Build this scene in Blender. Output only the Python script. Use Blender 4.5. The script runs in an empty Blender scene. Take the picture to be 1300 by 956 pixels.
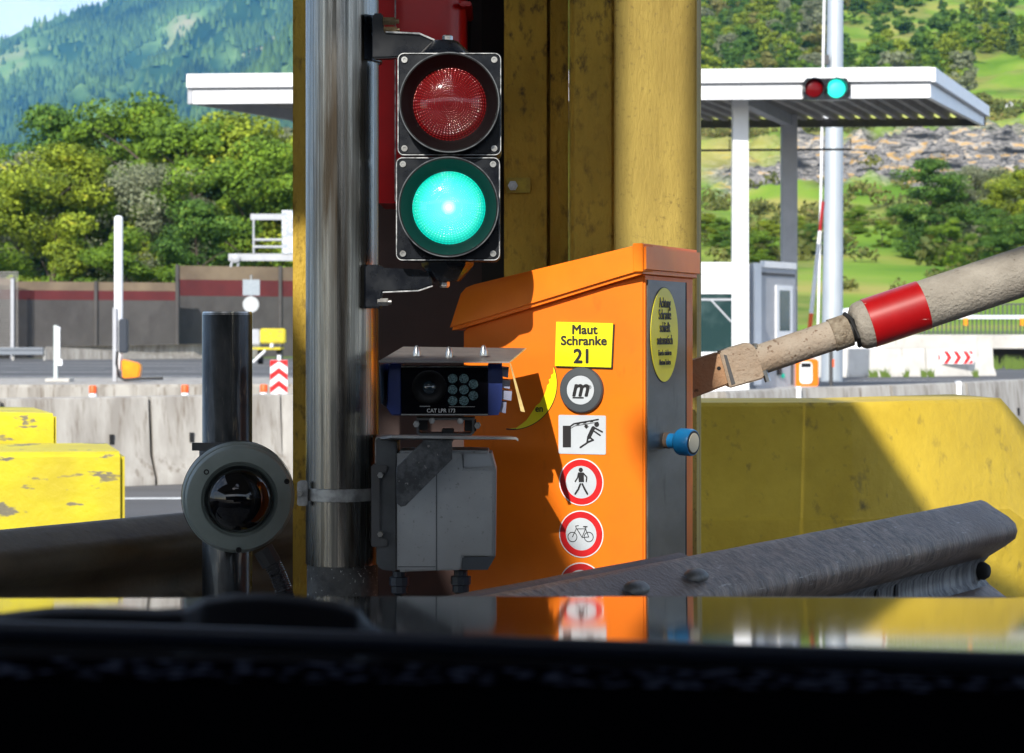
import bpy, bmesh, math, random
from mathutils import Vector, Matrix, noise
rnd = random.Random(7)
SC = bpy.context.scene
COL = SC.collection
R = math.radians
# ------------------------------------------------------------------ camera
EYE, HOR, FPX = 1.4, 420.0, 2667.0
cam = bpy.data.cameras.new('camera')
cam.sensor_width = 36.0
cam.lens = 36.0*FPX/1300.0
cam.shift_y = -(478.0-HOR)/1300.0
cam.clip_start, cam.clip_end = 0.05, 30000
cam.dof.use_dof = True
cam.dof.focus_distance = 4.15
cam.dof.aperture_fstop = 13
camo = bpy.data.objects.new('camera', cam)
camo.location = (0, 0, EYE)
camo.rotation_euler = (R(90), 0, 0)
COL.objects.link(camo)
SC.camera = camo
# ------------------------------------------------------------------ world, sun, exposure
SUND = Vector((0.25, 0.84, -0.52)).normalized()        # direction the light travels
sun_el = math.asin(-SUND.z)
sun_az = math.atan2(-SUND.x, -SUND.y)
W = bpy.data.worlds.new('World')
SC.world = W
W.use_nodes = True
nt = W.node_tree
nt.nodes.clear()
wo = nt.nodes.new('ShaderNodeOutputWorld')
bg = nt.nodes.new('ShaderNodeBackground')
sky = nt.nodes.new('ShaderNodeTexSky')
sky.sky_type = 'NISHITA'
sky.sun_disc = False
sky.sun_elevation = sun_el
sky.sun_rotation = sun_az
sky.air_density = 1.0
sky.dust_density = 0.6
tc = nt.nodes.new('ShaderNodeTexCoord')
mp = nt.nodes.new('ShaderNodeMapping')
mp.inputs['Scale'].default_value = (1, 1, 1.8)
no = nt.nodes.new('ShaderNodeTexNoise')
no.inputs['Scale'].default_value = 9.0
no.inputs['Detail'].default_value = 8
no.inputs['Roughness'].default_value = 0.55
rp = nt.nodes.new('ShaderNodeValToRGB')
rp.color_ramp.elements[0].position = 0.42
rp.color_ramp.elements[1].position = 0.62
mx = nt.nodes.new('ShaderNodeMixRGB')
mx.inputs['Color2'].default_value = (6.6, 7.0, 7.9, 1)
L = nt.links.new
L(tc.outputs['Generated'], mp.inputs['Vector'])
L(mp.outputs['Vector'], no.inputs['Vector'])
L(no.outputs['Fac'], rp.inputs['Fac'])
L(rp.outputs['Color'], mx.inputs['Fac'])
L(sky.outputs['Color'], mx.inputs['Color1'])
L(mx.outputs['Color'], bg.inputs['Color'])
bg.inputs['Strength'].default_value = 0.15
L(bg.outputs['Background'], wo.inputs['Surface'])
sl = bpy.data.lights.new('sun', 'SUN')
sl.energy = 4.0
sl.angle = R(0.5)
sl.color = (1.0, 0.95, 0.86)
so = bpy.data.objects.new('sun', sl)
so.rotation_euler = SUND.to_track_quat('-Z', 'Y').to_euler()
so.location = (-20, -30, 30)
COL.objects.link(so)
vs = SC.view_settings
SC.display_settings.display_device = 'sRGB'
vs.view_transform = 'Standard'
vs.look = 'None'
vs.gamma = 1.0
vs.use_curve_mapping = False
vs.exposure = 0.60
SC.cycles.use_denoising = True
SC.cycles.max_bounces = 8
SC.cycles.diffuse_bounces = 4
SC.cycles.glossy_bounces = 4
SC.cycles.transparent_max_bounces = 6
SC.cycles.volume_bounces = 0
SC.cycles.sample_clamp_indirect = 6.0

# ------------------------------------------------------------------ helpers
def P(px, py, Y):
    return Vector(((px-650.0)*Y/FPX, Y, EYE-(py-HOR)*Y/FPX))
def X(px, Y): return (px-650.0)*Y/FPX
def Z(py, Y): return EYE-(py-HOR)*Y/FPX

class MB:
    def __init__(s): s.bm = bmesh.new()
    def poly(s, pts):
        return s.bm.faces.new([s.bm.verts.new(p) for p in pts])
    def prism(s, pts, vec):
        vec = Vector(vec)
        a = [s.bm.verts.new(p) for p in pts]
        b = [s.bm.verts.new(Vector(p)+vec) for p in pts]
        n = len(a)
        s.bm.faces.new(a)
        s.bm.faces.new(b[::-1])
        for i in range(n):
            j = (i+1) % n
            s.bm.faces.new([a[i], b[i], b[j], a[j]])
        return s
    def box(s, x0, x1, y0, y1, z0, z1):
        return s.prism([(x0,y0,z0),(x1,y0,z0),(x1,y0,z1),(x0,y0,z1)], (0,y1-y0,0))
    def obox(s, c, a, b, d):
        c, a, b, d = Vector(c), Vector(a), Vector(b), Vector(d)
        return s.prism([c-a-b-d, c+a-b-d, c+a+b-d, c-a+b-d], d*2)
    def frame(s, p0, p1):
        ax = (Vector(p1)-Vector(p0)).normalized()
        u = Vector((0,0,1)) if abs(ax.z) < 0.9 else Vector((0,1,0))
        e1 = ax.cross(u).normalized()
        return ax, e1, ax.cross(e1).normalized()
    def lathe(s, o, axis, prof, n=40, cap0=True, cap1=True):
        o = Vector(o)
        ax, e1, e2 = s.frame((0,0,0), axis)
        rings = []
        for r, h in prof:
            if r < 1e-6:
                rings.append([s.bm.verts.new(o+ax*h)])
            else:
                rings.append([s.bm.verts.new(o+ax*h+(e1*math.cos(2*math.pi*k/n)+e2*math.sin(2*math.pi*k/n))*r) for k in range(n)])
        for A, B in zip(rings, rings[1:]):
            for k in range(n):
                m = (k+1) % n
                if len(A) == 1 and len(B) == 1: continue
                if len(A) == 1: s.bm.faces.new([A[0], B[k], B[m]])
                elif len(B) == 1: s.bm.faces.new([A[k], B[0], A[m]])
                else: s.bm.faces.new([A[k], B[k], B[m], A[m]])
        if cap0 and len(rings[0]) > 1: s.bm.faces.new(rings[0][::-1])
        if cap1 and len(rings[-1]) > 1: s.bm.faces.new(rings[-1])
        return s
    def cyl(s, p0, p1, r0, r1=None, n=24):
        p0, p1 = Vector(p0), Vector(p1)
        return s.lathe(p0, p1-p0, [(r0, 0), (r0 if r1 is None else r1, (p1-p0).length)], n)
    def tube(s, pts, r, n=8):
        pts = [Vector(p) for p in pts]
        rings = []
        for i, p in enumerate(pts):
            d = pts[min(i+1, len(pts)-1)]-pts[max(i-1, 0)]
            ax, e1, e2 = s.frame((0,0,0), d)
            rr = r[i] if isinstance(r, (list, tuple)) else r
            rings.append([s.bm.verts.new(p+(e1*math.cos(2*math.pi*k/n)+e2*math.sin(2*math.pi*k/n))*rr) for k in range(n)])
        for A, B in zip(rings, rings[1:]):
            for k in range(n):
                m = (k+1) % n
                s.bm.faces.new([A[k], A[m], B[m], B[k]])
        s.bm.faces.new(rings[0]); s.bm.faces.new(rings[-1][::-1])
        return s
    def loft(s, rows, close=False):
        vs_ = [[s.bm.verts.new(p) for p in r] for r in rows]
        for A, B in zip(vs_, vs_[1:]):
            for k in range(len(A)-1+(1 if close else 0)):
                m = (k+1) % len(A)
                s.bm.faces.new([A[k], A[m], B[m], B[k]])
        return s
    def bevel(s, w, seg=2, ang=0.6):
        bmesh.ops.remove_doubles(s.bm, verts=s.bm.verts[:], dist=1e-6)
        s.bm.normal_update()
        es = [e for e in s.bm.edges if len(e.link_faces) == 2 and e.calc_face_angle(0) > ang]
        bmesh.ops.bevel(s.bm, geom=es, offset=w, segments=seg, affect='EDGES', clamp_overlap=True)
        return s

def tag(o, label=None, cat=None, group=None, kind=None):
    if label: o['label'] = label
    if cat: o['category'] = cat
    if group: o['group'] = group
    if kind: o['kind'] = kind
    return o
def T(name, label, cat, loc, group=None):
    o = bpy.data.objects.new(name, None)
    o.empty_display_size = 0.2
    o.location = loc
    COL.objects.link(o)
    return tag(o, label, cat, group)
def wloc(o):
    v = Vector(o.location)
    while o.parent:
        o = o.parent
        v += Vector(o.location)
    return v
def M(name, mb, m, parent=None, loc=None, sharp=0.6, label=None):
    bm = mb.bm
    bmesh.ops.recalc_face_normals(bm, faces=bm.faces[:])
    for f in bm.faces: f.smooth = True
    for e in bm.edges:
        if len(e.link_faces) != 2 or e.calc_face_angle(0) > sharp: e.smooth = False
    me = bpy.data.meshes.new(name)
    bm.to_mesh(me); bm.free()
    me.materials.append(m)
    o = bpy.data.objects.new(name, me)
    COL.objects.link(o)
    base = Vector(loc) if loc is not None else Vector((0,0,0))
    if parent is not None:
        o.parent = parent
        base = wloc(parent)
    else:
        o.location = base
    me.transform(Matrix.Translation(-base))
    if label: o['label'] = label
    return o
def copy_tree(o, parent=None):
    c = o.copy(); COL.objects.link(c)
    if parent is not None: c.parent = parent
    for ch in list(o.children):
        copy_tree(ch, c)
    return c


def mat(name, c1, c2=None, rough=0.6, metal=0.0, scale=8.0, bump=0.0, bscale=None, stretch=(1,1,1), lo=0.35, hi=0.65,
        spots=None, sscale=30.0, slo=0.62, shi=0.68, detail=6, coat=0.0, spec=0.5, c3=None, aniso=0.0, rvar=0.0, sstretch=(1,1,1)):
    m = bpy.data.materials.new(name)
    m.use_nodes = True
    t = m.node_tree; N = t.nodes; K = t.links.new
    b = N['Principled BSDF']
    b.inputs['Roughness'].default_value = rough
    b.inputs['Metallic'].default_value = metal
    b.inputs['Specular IOR Level'].default_value = spec
    b.inputs['Coat Weight'].default_value = coat
    b.inputs['Coat Roughness'].default_value = 0.05
    b.inputs['Anisotropic'].default_value = aniso
    b.inputs['Base Color'].default_value = (*c1, 1)
    co = N.new('ShaderNodeTexCoord')
    def nz(sc, st, dt=detail):
        q = N.new('ShaderNodeMapping'); q.inputs['Scale'].default_value = st
        K(co.outputs['Object'], q.inputs['Vector'])
        n = N.new('ShaderNodeTexNoise')
        n.inputs['Scale'].default_value = sc; n.inputs['Detail'].default_value = dt
        n.inputs['Roughness'].default_value = 0.6
        K(q.outputs['Vector'], n.inputs['Vector'])
        return n
    def ramp(src, a, bb):
        r = N.new('ShaderNodeMapRange')
        r.inputs['From Min'].default_value = a; r.inputs['From Max'].default_value = bb
        K(src, r.inputs['Value'])
        return r.outputs['Result']
    col = None
    if c2 is not None:
        n = nz(scale, stretch)
        mm = N.new('ShaderNodeMixRGB')
        mm.inputs['Color1'].default_value = (*c1, 1); mm.inputs['Color2'].default_value = (*c2, 1)
        K(ramp(n.outputs['Fac'], lo, hi), mm.inputs['Fac'])
        col = mm.outputs['Color']
        if rvar:
            r = N.new('ShaderNodeMapRange')
            r.inputs['To Min'].default_value = max(0.02, rough-rvar); r.inputs['To Max'].default_value = min(1, rough+rvar)
            r.inputs['From Min'].default_value = lo; r.inputs['From Max'].default_value = hi
            K(n.outputs['Fac'], r.inputs['Value']); K(r.outputs['Result'], b.inputs['Roughness'])
    if spots is not None:
        n = nz(sscale, sstretch, 4)
        mm = N.new('ShaderNodeMixRGB')
        if col is None: mm.inputs['Color1'].default_value = (*c1, 1)
        else: K(col, mm.inputs['Color1'])
        mm.inputs['Color2'].default_value = (*spots, 1)
        K(ramp(n.outputs['Fac'], slo, shi), mm.inputs['Fac'])
        col = mm.outputs['Color']
    if c3 is not None:   # large scale tint
        n = nz(scale*0.23, (1,1,1), 3)
        mm = N.new('ShaderNodeMixRGB')
        if col is None: mm.inputs['Color1'].default_value = (*c1, 1)
        else: K(col, mm.inputs['Color1'])
        mm.inputs['Color2'].default_value = (*c3, 1)
        K(ramp(n.outputs['Fac'], 0.45, 0.68), mm.inputs['Fac'])
        col = mm.outputs['Color']
    if col is not None: K(col, b.inputs['Base Color'])
    if bump:
        n = nz(bscale or scale*3, stretch)
        q = N.new('ShaderNodeBump'); q.inputs['Strength'].default_value = bump
        q.inputs['Distance'].default_value = 0.01
        K(n.outputs['Fac'], q.inputs['Height']); K(q.outputs['Normal'], b.inputs['Normal'])
    return m
def emit(name, c, s):
    m = bpy.data.materials.new(name); m.use_nodes = True
    b = m.node_tree.nodes['Principled BSDF']
    b.inputs['Base Color'].default_value = (c[0]*.3, c[1]*.3, c[2]*.3, 1)
    b.inputs['Emission Color'].default_value = (*c, 1)
    b.inputs['Emission Strength'].default_value = s
    return m

class Plane:                 # a flat surface that carries signs: origin, along, up, outward normal
    def __init__(s, o, ex, n, up=(0,0,1)):
        s.o, s.ex, s.n, s.up = Vector(o), Vector(ex).normalized(), Vector(n).normalized(), Vector(up).normalized()
    def at(s, u, v, d=0.0): return s.o+s.ex*u+s.up*v+s.n*d
    def px(s, px, py):       # picture position on this plane -> (u, v)
        ray = Vector(((px-650)/FPX, 1, -(py-HOR)/FPX)); c = Vector((0,0,EYE))
        t = (s.o-c).dot(s.n)/ray.dot(s.n)
        w = c+ray*t-s.o
        return w.dot(s.ex), w.dot(s.up)
    def disc(s, mb, u, v, r, d0, d1, ri=None, n=48, r2=None):
        if ri is None:
            mb.lathe(s.at(u, v, d0), s.n, [(r, 0), (r2 or r, d1-d0)], n)
        else:
            mb.lathe(s.at(u, v, d0), s.n, [(ri, 0), (r, 0), (r, d1-d0), (ri, d1-d0), (ri, 0)], n, False, False)
    def rect(s, mb, u0, u1, v0, v1, d0, d1, rad=0.0):
        if rad <= 0: q = [(u0,v0),(u1,v0),(u1,v1),(u0,v1)]
        else:
            q = []
            for cx, cy, a0 in ((u1-rad,v0+rad,-90),(u1-rad,v1-rad,0),(u0+rad,v1-rad,90),(u0+rad,v0+rad,180)):
                for k in range(5):
                    a = R(a0+k*22.5); q.append((cx+rad*math.cos(a), cy+rad*math.sin(a)))
        mb.prism([s.at(a, b, d0) for a, b in q], s.n*(d1-d0))
    def poly(s, mb, q, d0, d1): mb.prism([s.at(a, b, d0) for a, b in q], s.n*(d1-d0))
    def stroke(s, mb, pts, w, d0, d1, closed=False, joints=True):
        q = [Vector((a, b)) for a, b in pts]
        if closed: q.append(q[0])
        eps = 0
        for a, b in zip(q, q[1:]):
            t = (b-a)
            if t.length < 1e-7: continue
            t.normalize(); nn = Vector((-t.y, t.x))*w/2
            eps += 1
            s.poly(mb, [tuple(a+nn), tuple(a-nn), tuple(b-nn), tuple(b+nn)], d0, d1+eps*2e-5)
        if joints:
            for k, a in enumerate(q):
                s.disc(mb, a.x, a.y, w/2, d0, d1+(eps+1+k)*2e-5, n=10)
    def text(s, body, u, v, size, m, parent, d=0.001, bold=0.0, sx=1.0, shear=0.0, name='lettering', th=0.0004, align='CENTER'):
        cu = bpy.data.curves.new(name, 'FONT')
        cu.body = body; cu.size = size; cu.align_x = align; cu.align_y = 'CENTER'
        cu.shear = shear; cu.extrude = th; cu.resolution_u = 3
        cu.space_line = 0.9
        to = bpy.data.objects.new(name, cu); COL.objects.link(to)
        dg = bpy.context.evaluated_depsgraph_get(); dg.update()
        me = bpy.data.meshes.new_from_object(to.evaluated_get(dg))
        bpy.data.objects.remove(to); bpy.data.curves.remove(cu)
        if bold:
            bmt = bmesh.new()
            for k, (ox, oy) in enumerate(((0,0),(1,0),(-1,0),(0,1),(0,-1),(.7,.7),(-.7,.7),(.7,-.7),(-.7,-.7))):
                c_ = me.copy(); c_.transform(Matrix.Translation((ox*bold/sx, oy*bold, k*3e-5))); bmt.from_mesh(c_); bpy.data.meshes.remove(c_)
            bmt.to_mesh(me); bmt.free()
        mtx = Matrix(((s.ex.x*sx, s.up.x, s.n.x, 0), (s.ex.y*sx, s.up.y, s.n.y, 0), (s.ex.z*sx, s.up.z, s.n.z, 0), (0,0,0,1)))
        me.transform(mtx); me.transform(Matrix.Translation(s.at(u, v, d)-wloc(parent)))
        me.name = name; me.materials.clear(); me.materials.append(m)
        o = bpy.data.objects.new(name, me); COL.objects.link(o); o.parent = parent
        return o

# ------------------------------------------------------------------ materials
BLACK = mat('black_plastic', (.003,.004,.007), (.006,.008,.012), rough=.28, scale=20, spec=.35, rvar=.08)
MATTE = mat('matte_black', (.008,.008,.009), rough=.8)
INK = mat('black_ink', (.008,.008,.01), rough=.5)
SILVER = mat('silver_metal', (.6,.6,.58), (.35,.34,.32), rough=.3, metal=1.0, scale=60)
PALE_EDGE = mat('pale_edge_metal', (.45,.46,.47), (.14,.15,.16), rough=.45, metal=.6, scale=60, lo=.4, hi=.6)
STEEL = mat('brushed_steel', (.36,.35,.325), (.13,.132,.125), rough=.27, metal=1.0, scale=10, stretch=(12,12,.12), bump=.10, bscale=60, aniso=.3, lo=.38, hi=.62, rvar=.08,
            spots=(.07,.055,.04), sscale=5, slo=.50, shi=.66, sstretch=(4,4,.25))
SLEEVE = mat('dusty_sleeve', (.10,.10,.095), (.04,.04,.04), rough=.7, metal=.3, scale=30, bump=.4, spots=(.55,.55,.52), sscale=150, slo=.64, shi=.68)
DARKSTEEL = mat('dark_tube_steel', (.060,.062,.062), (.016,.018,.020), rough=.34, metal=.85, scale=5, stretch=(3,3,1), bump=.1, bscale=90, spots=(.16,.13,.09), sscale=22, slo=.6, shi=.75, sstretch=(4,4,.5), rvar=.12)
DARKSTEEL.node_tree.nodes['Principled BSDF'].inputs['Coat Weight'].default_value = .3
GALV = mat('galvanised', (.40,.40,.39), (.20,.20,.195), rough=.5, metal=.6, scale=40, lo=.4, hi=.6, bump=.05)
GUSSET = mat('dark_galvanised', (.10,.105,.11), (.045,.048,.052), rough=.5, metal=.55, scale=55, lo=.4, hi=.6, bump=.15, spots=(.22,.21,.2), sscale=120, slo=.66, shi=.7)
RAIL = mat('weathered_rail', (.31,.235,.185), (.075,.054,.044), rough=.48, metal=.25, scale=8.0, stretch=(6,6,.9), bump=.4, bscale=20, lo=.30, hi=.66,
           spots=(.50,.46,.42), sscale=26, slo=.62, shi=.78, c3=(.13,.090,.072), sstretch=(1.4,.9,9))
RAILIN = mat('streaked_rail', (.20,.20,.20), (.07,.07,.075), rough=.5, metal=.4, scale=8, stretch=(7,7,.25), bump=.9, bscale=9, lo=.4, hi=.6)  # dark upright streaks in colour and bump
YCOL = mat('yellow_column_paint', (.60,.40,.045), (.34,.22,.018), rough=.75, scale=6, bump=.9, bscale=70, stretch=(1,1,.5), spots=(.08,.05,.012), sscale=48, slo=.53, shi=.72, c3=(.42,.27,.03), sstretch=(1,1,.55))
YCOL2 = mat('sunlit_yellow_column_paint', (.47,.345,.075), (.26,.18,.035), rough=.75, scale=6, bump=.35, bscale=110, stretch=(1,1,.3), spots=(.20,.14,.035), sscale=90, slo=.56, shi=.70, c3=(.36,.26,.055), lo=.4, hi=.6)  # second column paint, with sunlight on the broad face put into its colour
YBAR = mat('yellow_barrier_paint', (.62,.44,.035), (.50,.345,.02), rough=.7, scale=5, bump=.5, bscale=26, spots=(.17,.13,.03), sscale=19, slo=.58, shi=.76, c3=(.50,.35,.03), sstretch=(1,1,.7))
YBAR2 = mat('bright_yellow_block_paint', (.58,.50,.008), (.50,.41,.008), rough=.6, scale=6, bump=.5, bscale=15, spots=(.17,.15,.10), sscale=4.6, slo=.59, shi=.62, sstretch=(1,1,3.4), c3=(.46,.36,.015))
ORANGE = mat('orange_cabinet_paint', (.86,.20,.004), (.76,.155,.003), rough=.42, scale=4, bump=.02, spec=.25, spots=(.42,.085,.006), sscale=20, slo=.60, shi=.85, rvar=.08, sstretch=(1,1,.35), c3=(.74,.16,.006))
ORANGE2 = mat('orange_cap_paint', (.92,.24,.006), (.82,.18,.005), rough=.4, scale=5, bump=.01, spec=.3)
SIDEGREY = mat('brushed_grey_panel', (.15,.15,.145), (.10,.10,.095), rough=.4, metal=.55, scale=5, stretch=(1,1,3), bump=.04, bscale=160, spots=(.05,.05,.048), sscale=9, slo=.6, shi=.72, sstretch=(2,2,.6))
BOXGREY = mat('grey_box_plastic', (.34,.35,.355), (.27,.28,.285), rough=.5, scale=9, bump=.05, spots=(.15,.15,.15), sscale=110, slo=.62, shi=.72, c3=(.25,.25,.245))
RINGGREY = mat('grey_green_cast', (.22,.255,.235), (.17,.20,.185), rough=.42, scale=10, bump=.03, rvar=.06)
BROWN = mat('dark_brown_steel', (.050,.022,.018), (.030,.014,.012), rough=.5, scale=6, bump=.05)
REDP = mat('red_painted_metal', (.50,.004,.006), (.36,.003,.005), rough=.3, scale=5, spec=.3, coat=.12)
BLUE = mat('blue_plastic', (.006,.022,.14), (.004,.015,.10), rough=.35, scale=20)
LAV = mat('pale_fin_metal', (.28,.30,.42), rough=.4, metal=.4)
CREAM = mat('cream_reflection', (.70,.55,.22), (.45,.30,.12), rough=.5, scale=30)
SIGNY = mat('yellow_sign_sheet', (.87,.76,.0), (.82,.69,.0), rough=.4, scale=10, spots=(.4,.34,.04), sscale=220, slo=.75, shi=.8)
SIGNW = mat('pale_sign_sheet', (.52,.56,.60), (.46,.50,.55), rough=.45, scale=12)
SIGNR = mat('red_sign_ring', (.62,.008,.010), (.5,.006,.01), rough=.4, scale=30)
BADGE = mat('dark_grey_badge', (.055,.065,.075), rough=.5)
BTN = mat('blue_button_plastic', (.01,.17,.42), rough=.3)
BTNF = mat('cream_button_face', (.62,.56,.42), rough=.35)
BOOM = mat('rough_boom_paint', (.34,.31,.265), (.24,.215,.18), rough=.75, scale=12, bump=.7, bscale=120, spots=(.10,.07,.045), sscale=60, slo=.64, shi=.74)
BOOMEND = mat('rusty_boom_metal', (.36,.315,.26), (.27,.21,.155), rough=.75, scale=9, bump=.5, bscale=110, spots=(.13,.08,.05), sscale=90, slo=.58, shi=.66, c3=(.36,.26,.175))
BOOMRED = mat('red_reflective_wrap', (.36,.004,.006), (.28,.003,.005), rough=.35, scale=10, spots=(.75,.55,.5), sscale=34, slo=.72, shi=.75, sstretch=(.6,1,4))
CONC = mat('concrete', (.40,.38,.345), (.24,.22,.195), rough=.85, scale=1.6, bump=.25, bscale=25, stretch=(3,3,.6), spots=(.13,.10,.07), sscale=5, slo=.54, shi=.74, sstretch=(3,3,.25))
CONC2 = mat('pale_concrete', (.56,.54,.50), (.42,.40,.37), rough=.85, scale=1.0, bump=.2, bscale=20, spots=(.25,.22,.18), sscale=2.5, slo=.6, shi=.8, sstretch=(2,2,.5))
ASPH = mat('asphalt', (.085,.082,.08), (.055,.054,.054), rough=.85, scale=.6, bump=.3, bscale=40, stretch=(.3,1,1), spots=(.16,.155,.15), sscale=.35, slo=.55, shi=.75, sstretch=(.15,1,1))
PAINTW = mat('white_road_paint', (.72,.72,.70), (.5,.5,.48), rough=.7, scale=6)
WHITE = mat('white_coated_metal', (.80,.81,.83), (.74,.75,.78), rough=.4, scale=3)
GREYW = mat('grey_or_shaded_coated_metal', (.40,.41,.44), (.34,.35,.38), rough=.5, scale=3)
SOFFIT = mat('soffit_metal', (.34,.33,.31), (.26,.25,.235), rough=.6, scale=2)
DGREY = mat('dark_grey_metal', (.06,.06,.062), rough=.6)
GLASS = mat('dark_window_glass', (.02,.045,.045), (.05,.085,.085), rough=.06, scale=1.2, spec=.9, lo=.45, hi=.6)
WALLG = mat('noise_wall_panels', (.075,.07,.068), (.05,.046,.045), rough=.9, scale=.5, bump=.0, spots=(.05,.045,.045), sscale=.9, slo=.5, shi=.7, sstretch=(1.4,1,.7))
WALLR = mat('noise_wall_red_band', (.11,.016,.018), (.08,.012,.014), rough=.9, scale=.6)
WALLT = mat('noise_wall_top_band', (.20,.15,.10), (.13,.095,.065), rough=.9, scale=.6)
LAMPO = mat('orange_lamp_plastic', (.9,.32,.003), (.8,.22,.003), rough=.3, scale=6)
CONER = mat('orange_delineator', (.85,.11,.015), rough=.5)
RUBBER = mat('black_rubber', (.012,.012,.013), rough=.6)
POLEGAL = mat('pale_galvanised_mast', (.50,.54,.58), (.40,.44,.48), rough=.4, metal=.35, scale=2, stretch=(1,1,.2))
TRUNK = mat('bark', (.09,.065,.045), (.05,.036,.025), rough=.9, scale=6, bump=.4)
# ================================================================== ground and terrain
def smooth(a, b, x):
    t_ = max(0.0, min(1.0, (x-a)/(b-a))); return t_*t_*(3-2*t_)
def interp(tab, x):
    if x <= tab[0][0]: return tab[0][1]
    for (a, fa), (b, fb) in zip(tab, tab[1:]):
        if x <= b: return fa+(fb-fa)*(x-a)/(b-a)
    return tab[-1][1]
GRASSG = mat('valley_grass', (.10,.16,.025), (.07,.10,.02), rough=.95, scale=.05)
m = MB(); S_ = 7500
m.poly([(-S_,-400,0),(S_,-400,0),(S_,7200,0),(-S_,7200,0)]); o = M('ground', m, GRASSG); tag(o, kind='structure')
m = MB(); m.poly([(-90,-40,.004),(90,-40,.004),(90,96,.004),(-90,112,.004)]); o = M('road', m, ASPH); tag(o, kind='structure')
m = MB()
def mark(p, q, w, z=.008):
    p, q = Vector((*p, z)), Vector((*q, z)); d_ = (q-p).normalized(); n_ = Vector((-d_.y, d_.x, 0))*w/2
    m.poly([p-n_, p+n_, q+n_, q-n_])
mark((-6.0,17.3),(-1.2,17.55),.17)
for Y, w in ((64,.3),(72,.25),(84,.3),(91,.25)):
    mark((-40,Y-3),(-2,Y+1),w)
for k in range(6): mark((-36+k*6,77),(-33+k*6,77.4),.2)
mark((6,58),(40,66),.2)
o = M('road_markings', m, PAINTW); tag(o, kind='structure')
# island the foreground things stand on
m = MB(); m.prism([(-2.6,2.9,0),(-.1,2.15,0),(1.6,4.6,0),(2.4,8.2,0),(-2.2,8.6,0)], (0,0,.15)); m.bevel(.02, 2, .5); o = M('toll_island', m, CONC); tag(o, kind='structure')
m = MB(); m.prism([(X(-200,30.5),31.0,0),(X(380,32),31.6,0),(X(620,32),32,0),(X(620,32),36.5,0),(X(-200,30.5),35.6,0)], (0,0,.60)); m.bevel(.04, 2, .5); o = M('road_median', m, CONC); tag(o, kind='structure')
m = MB(); m.box(X(820,41), X(1075,41), 38.4, 50, 0, .22); m.bevel(.03, 2, .5); o = M('booth_island', m, CONC2); tag(o, kind='structure')

# ---- hill on the right
PR_ = [(86,424),(100,412),(112,385),(150,330),(180,302),(215,284),(250,252),(262,240),(272,215),(285,178),(300,170),(330,160),(380,145),(430,110),(500,68),(570,35),(650,0),(760,-50),(900,-110)]
def hill_z(u, Y):
    px = 650+u*FPX
    edge = smooth(180, 800, px)
    z = EYE-(interp(PR_, Y)-HOR)*Y/FPX
    tilt = (px-1090)/210.0
    if Y > 140: z += tilt*smooth(140, 260, Y)*Y*.0035*1.2
    n = noise.fractal(Vector((u*Y/28, Y/28, 3.1)), .9, 2.0, 4)
    z += n*smooth(105, 200, Y)*(.5+Y*.006)
    if 255 < Y < 300 and px > 880:
        w = smooth(255, 264, Y)*(1-smooth(288, 300, Y))*smooth(880, 960, px)
        n2 = noise.fractal(Vector((u*Y/4.2, Y/4.2, z/3)), .8, 2.1, 5)
        z += w*n2*2.6
    return z*edge-(1-edge)*2
us = [(180+k*11-650)/FPX for k in range(28)]+[(480+k*3.6-650)/FPX for k in range(1, 250)]
Ys = []
y = 86.0
while y < 255: Ys.append(y); y *= 1.014
while y < 302: Ys.append(y); y += .55
while y < 900: Ys.append(y); y *= 1.012
def hill_pos(px, Y):
    u = (px-650)/FPX
    return Vector((u*Y, Y, hill_z(u, Y)))
verts = []; faces = []; zone = []
for Y in Ys:
    for u in us:
        verts.append((u*Y, Y, hill_z(u, Y)))
nu = len(us)
for i in range(len(Ys)-1):
    for j in range(nu-1):
        faces.append((i*nu+j, i*nu+j+1, (i+1)*nu+j+1, (i+1)*nu+j))
me = bpy.data.meshes.new('hill'); me.from_pydata(verts, [], faces)
me.polygons.foreach_set('use_smooth', [True]*len(faces))
# land cover masks (which ground grows or lies where)
rock, scrub = [], []
for (x, Y, z) in verts:
    px = 650+x/Y*FPX
    n = noise.fractal(Vector((x/20, Y/20, 0)), 1, 2, 4)
    r = smooth(256, 262, Y+n*5)*(1-smooth(286, 296, Y+n*8))*smooth(880, 945, px+n*30)
    if px < 1010: r *= 1-.8*smooth(278, 284, Y+n*6)
    rock.append(max(0, min(1, r)))
    s = 0
    if 100 < Y < 175: s = .6*smooth(.0, .25, n+.1)*(1-smooth(1020, 1090, px))
    if 205 < Y < 262: s = smooth(-.15, .2, n+.05)
    if 294 < Y < 330: s = .8*smooth(-.3, .15, n)
    if Y > 400: s = .55*smooth(.0, .3, n)
    scrub.append(s)
a = me.attributes.new('rock', 'FLOAT', 'POINT'); a.data.foreach_set('value', rock)
a = me.attributes.new('scrub', 'FLOAT', 'POINT'); a.data.foreach_set('value', scrub)
hm = bpy.data.materials.new('hill_ground'); hm.use_nodes = True
tt = hm.node_tree; N = tt.nodes; K = tt.links.new; b = N['Principled BSDF']; b.inputs['Roughness'].default_value = .95; b.inputs['Specular IOR Level'].default_value = .1
co = N.new('ShaderNodeTexCoord')
def nz(sc, dt=6, st=(1,1,1)):
    q = N.new('ShaderNodeMapping'); q.inputs['Scale'].default_value = st; K(co.outputs['Object'], q.inputs['Vector'])
    n = N.new('ShaderNodeTexNoise'); n.inputs['Scale'].default_value = sc; n.inputs['Detail'].default_value = dt; K(q.outputs['Vector'], n.inputs['Vector']); return n.outputs['Fac']
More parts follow.
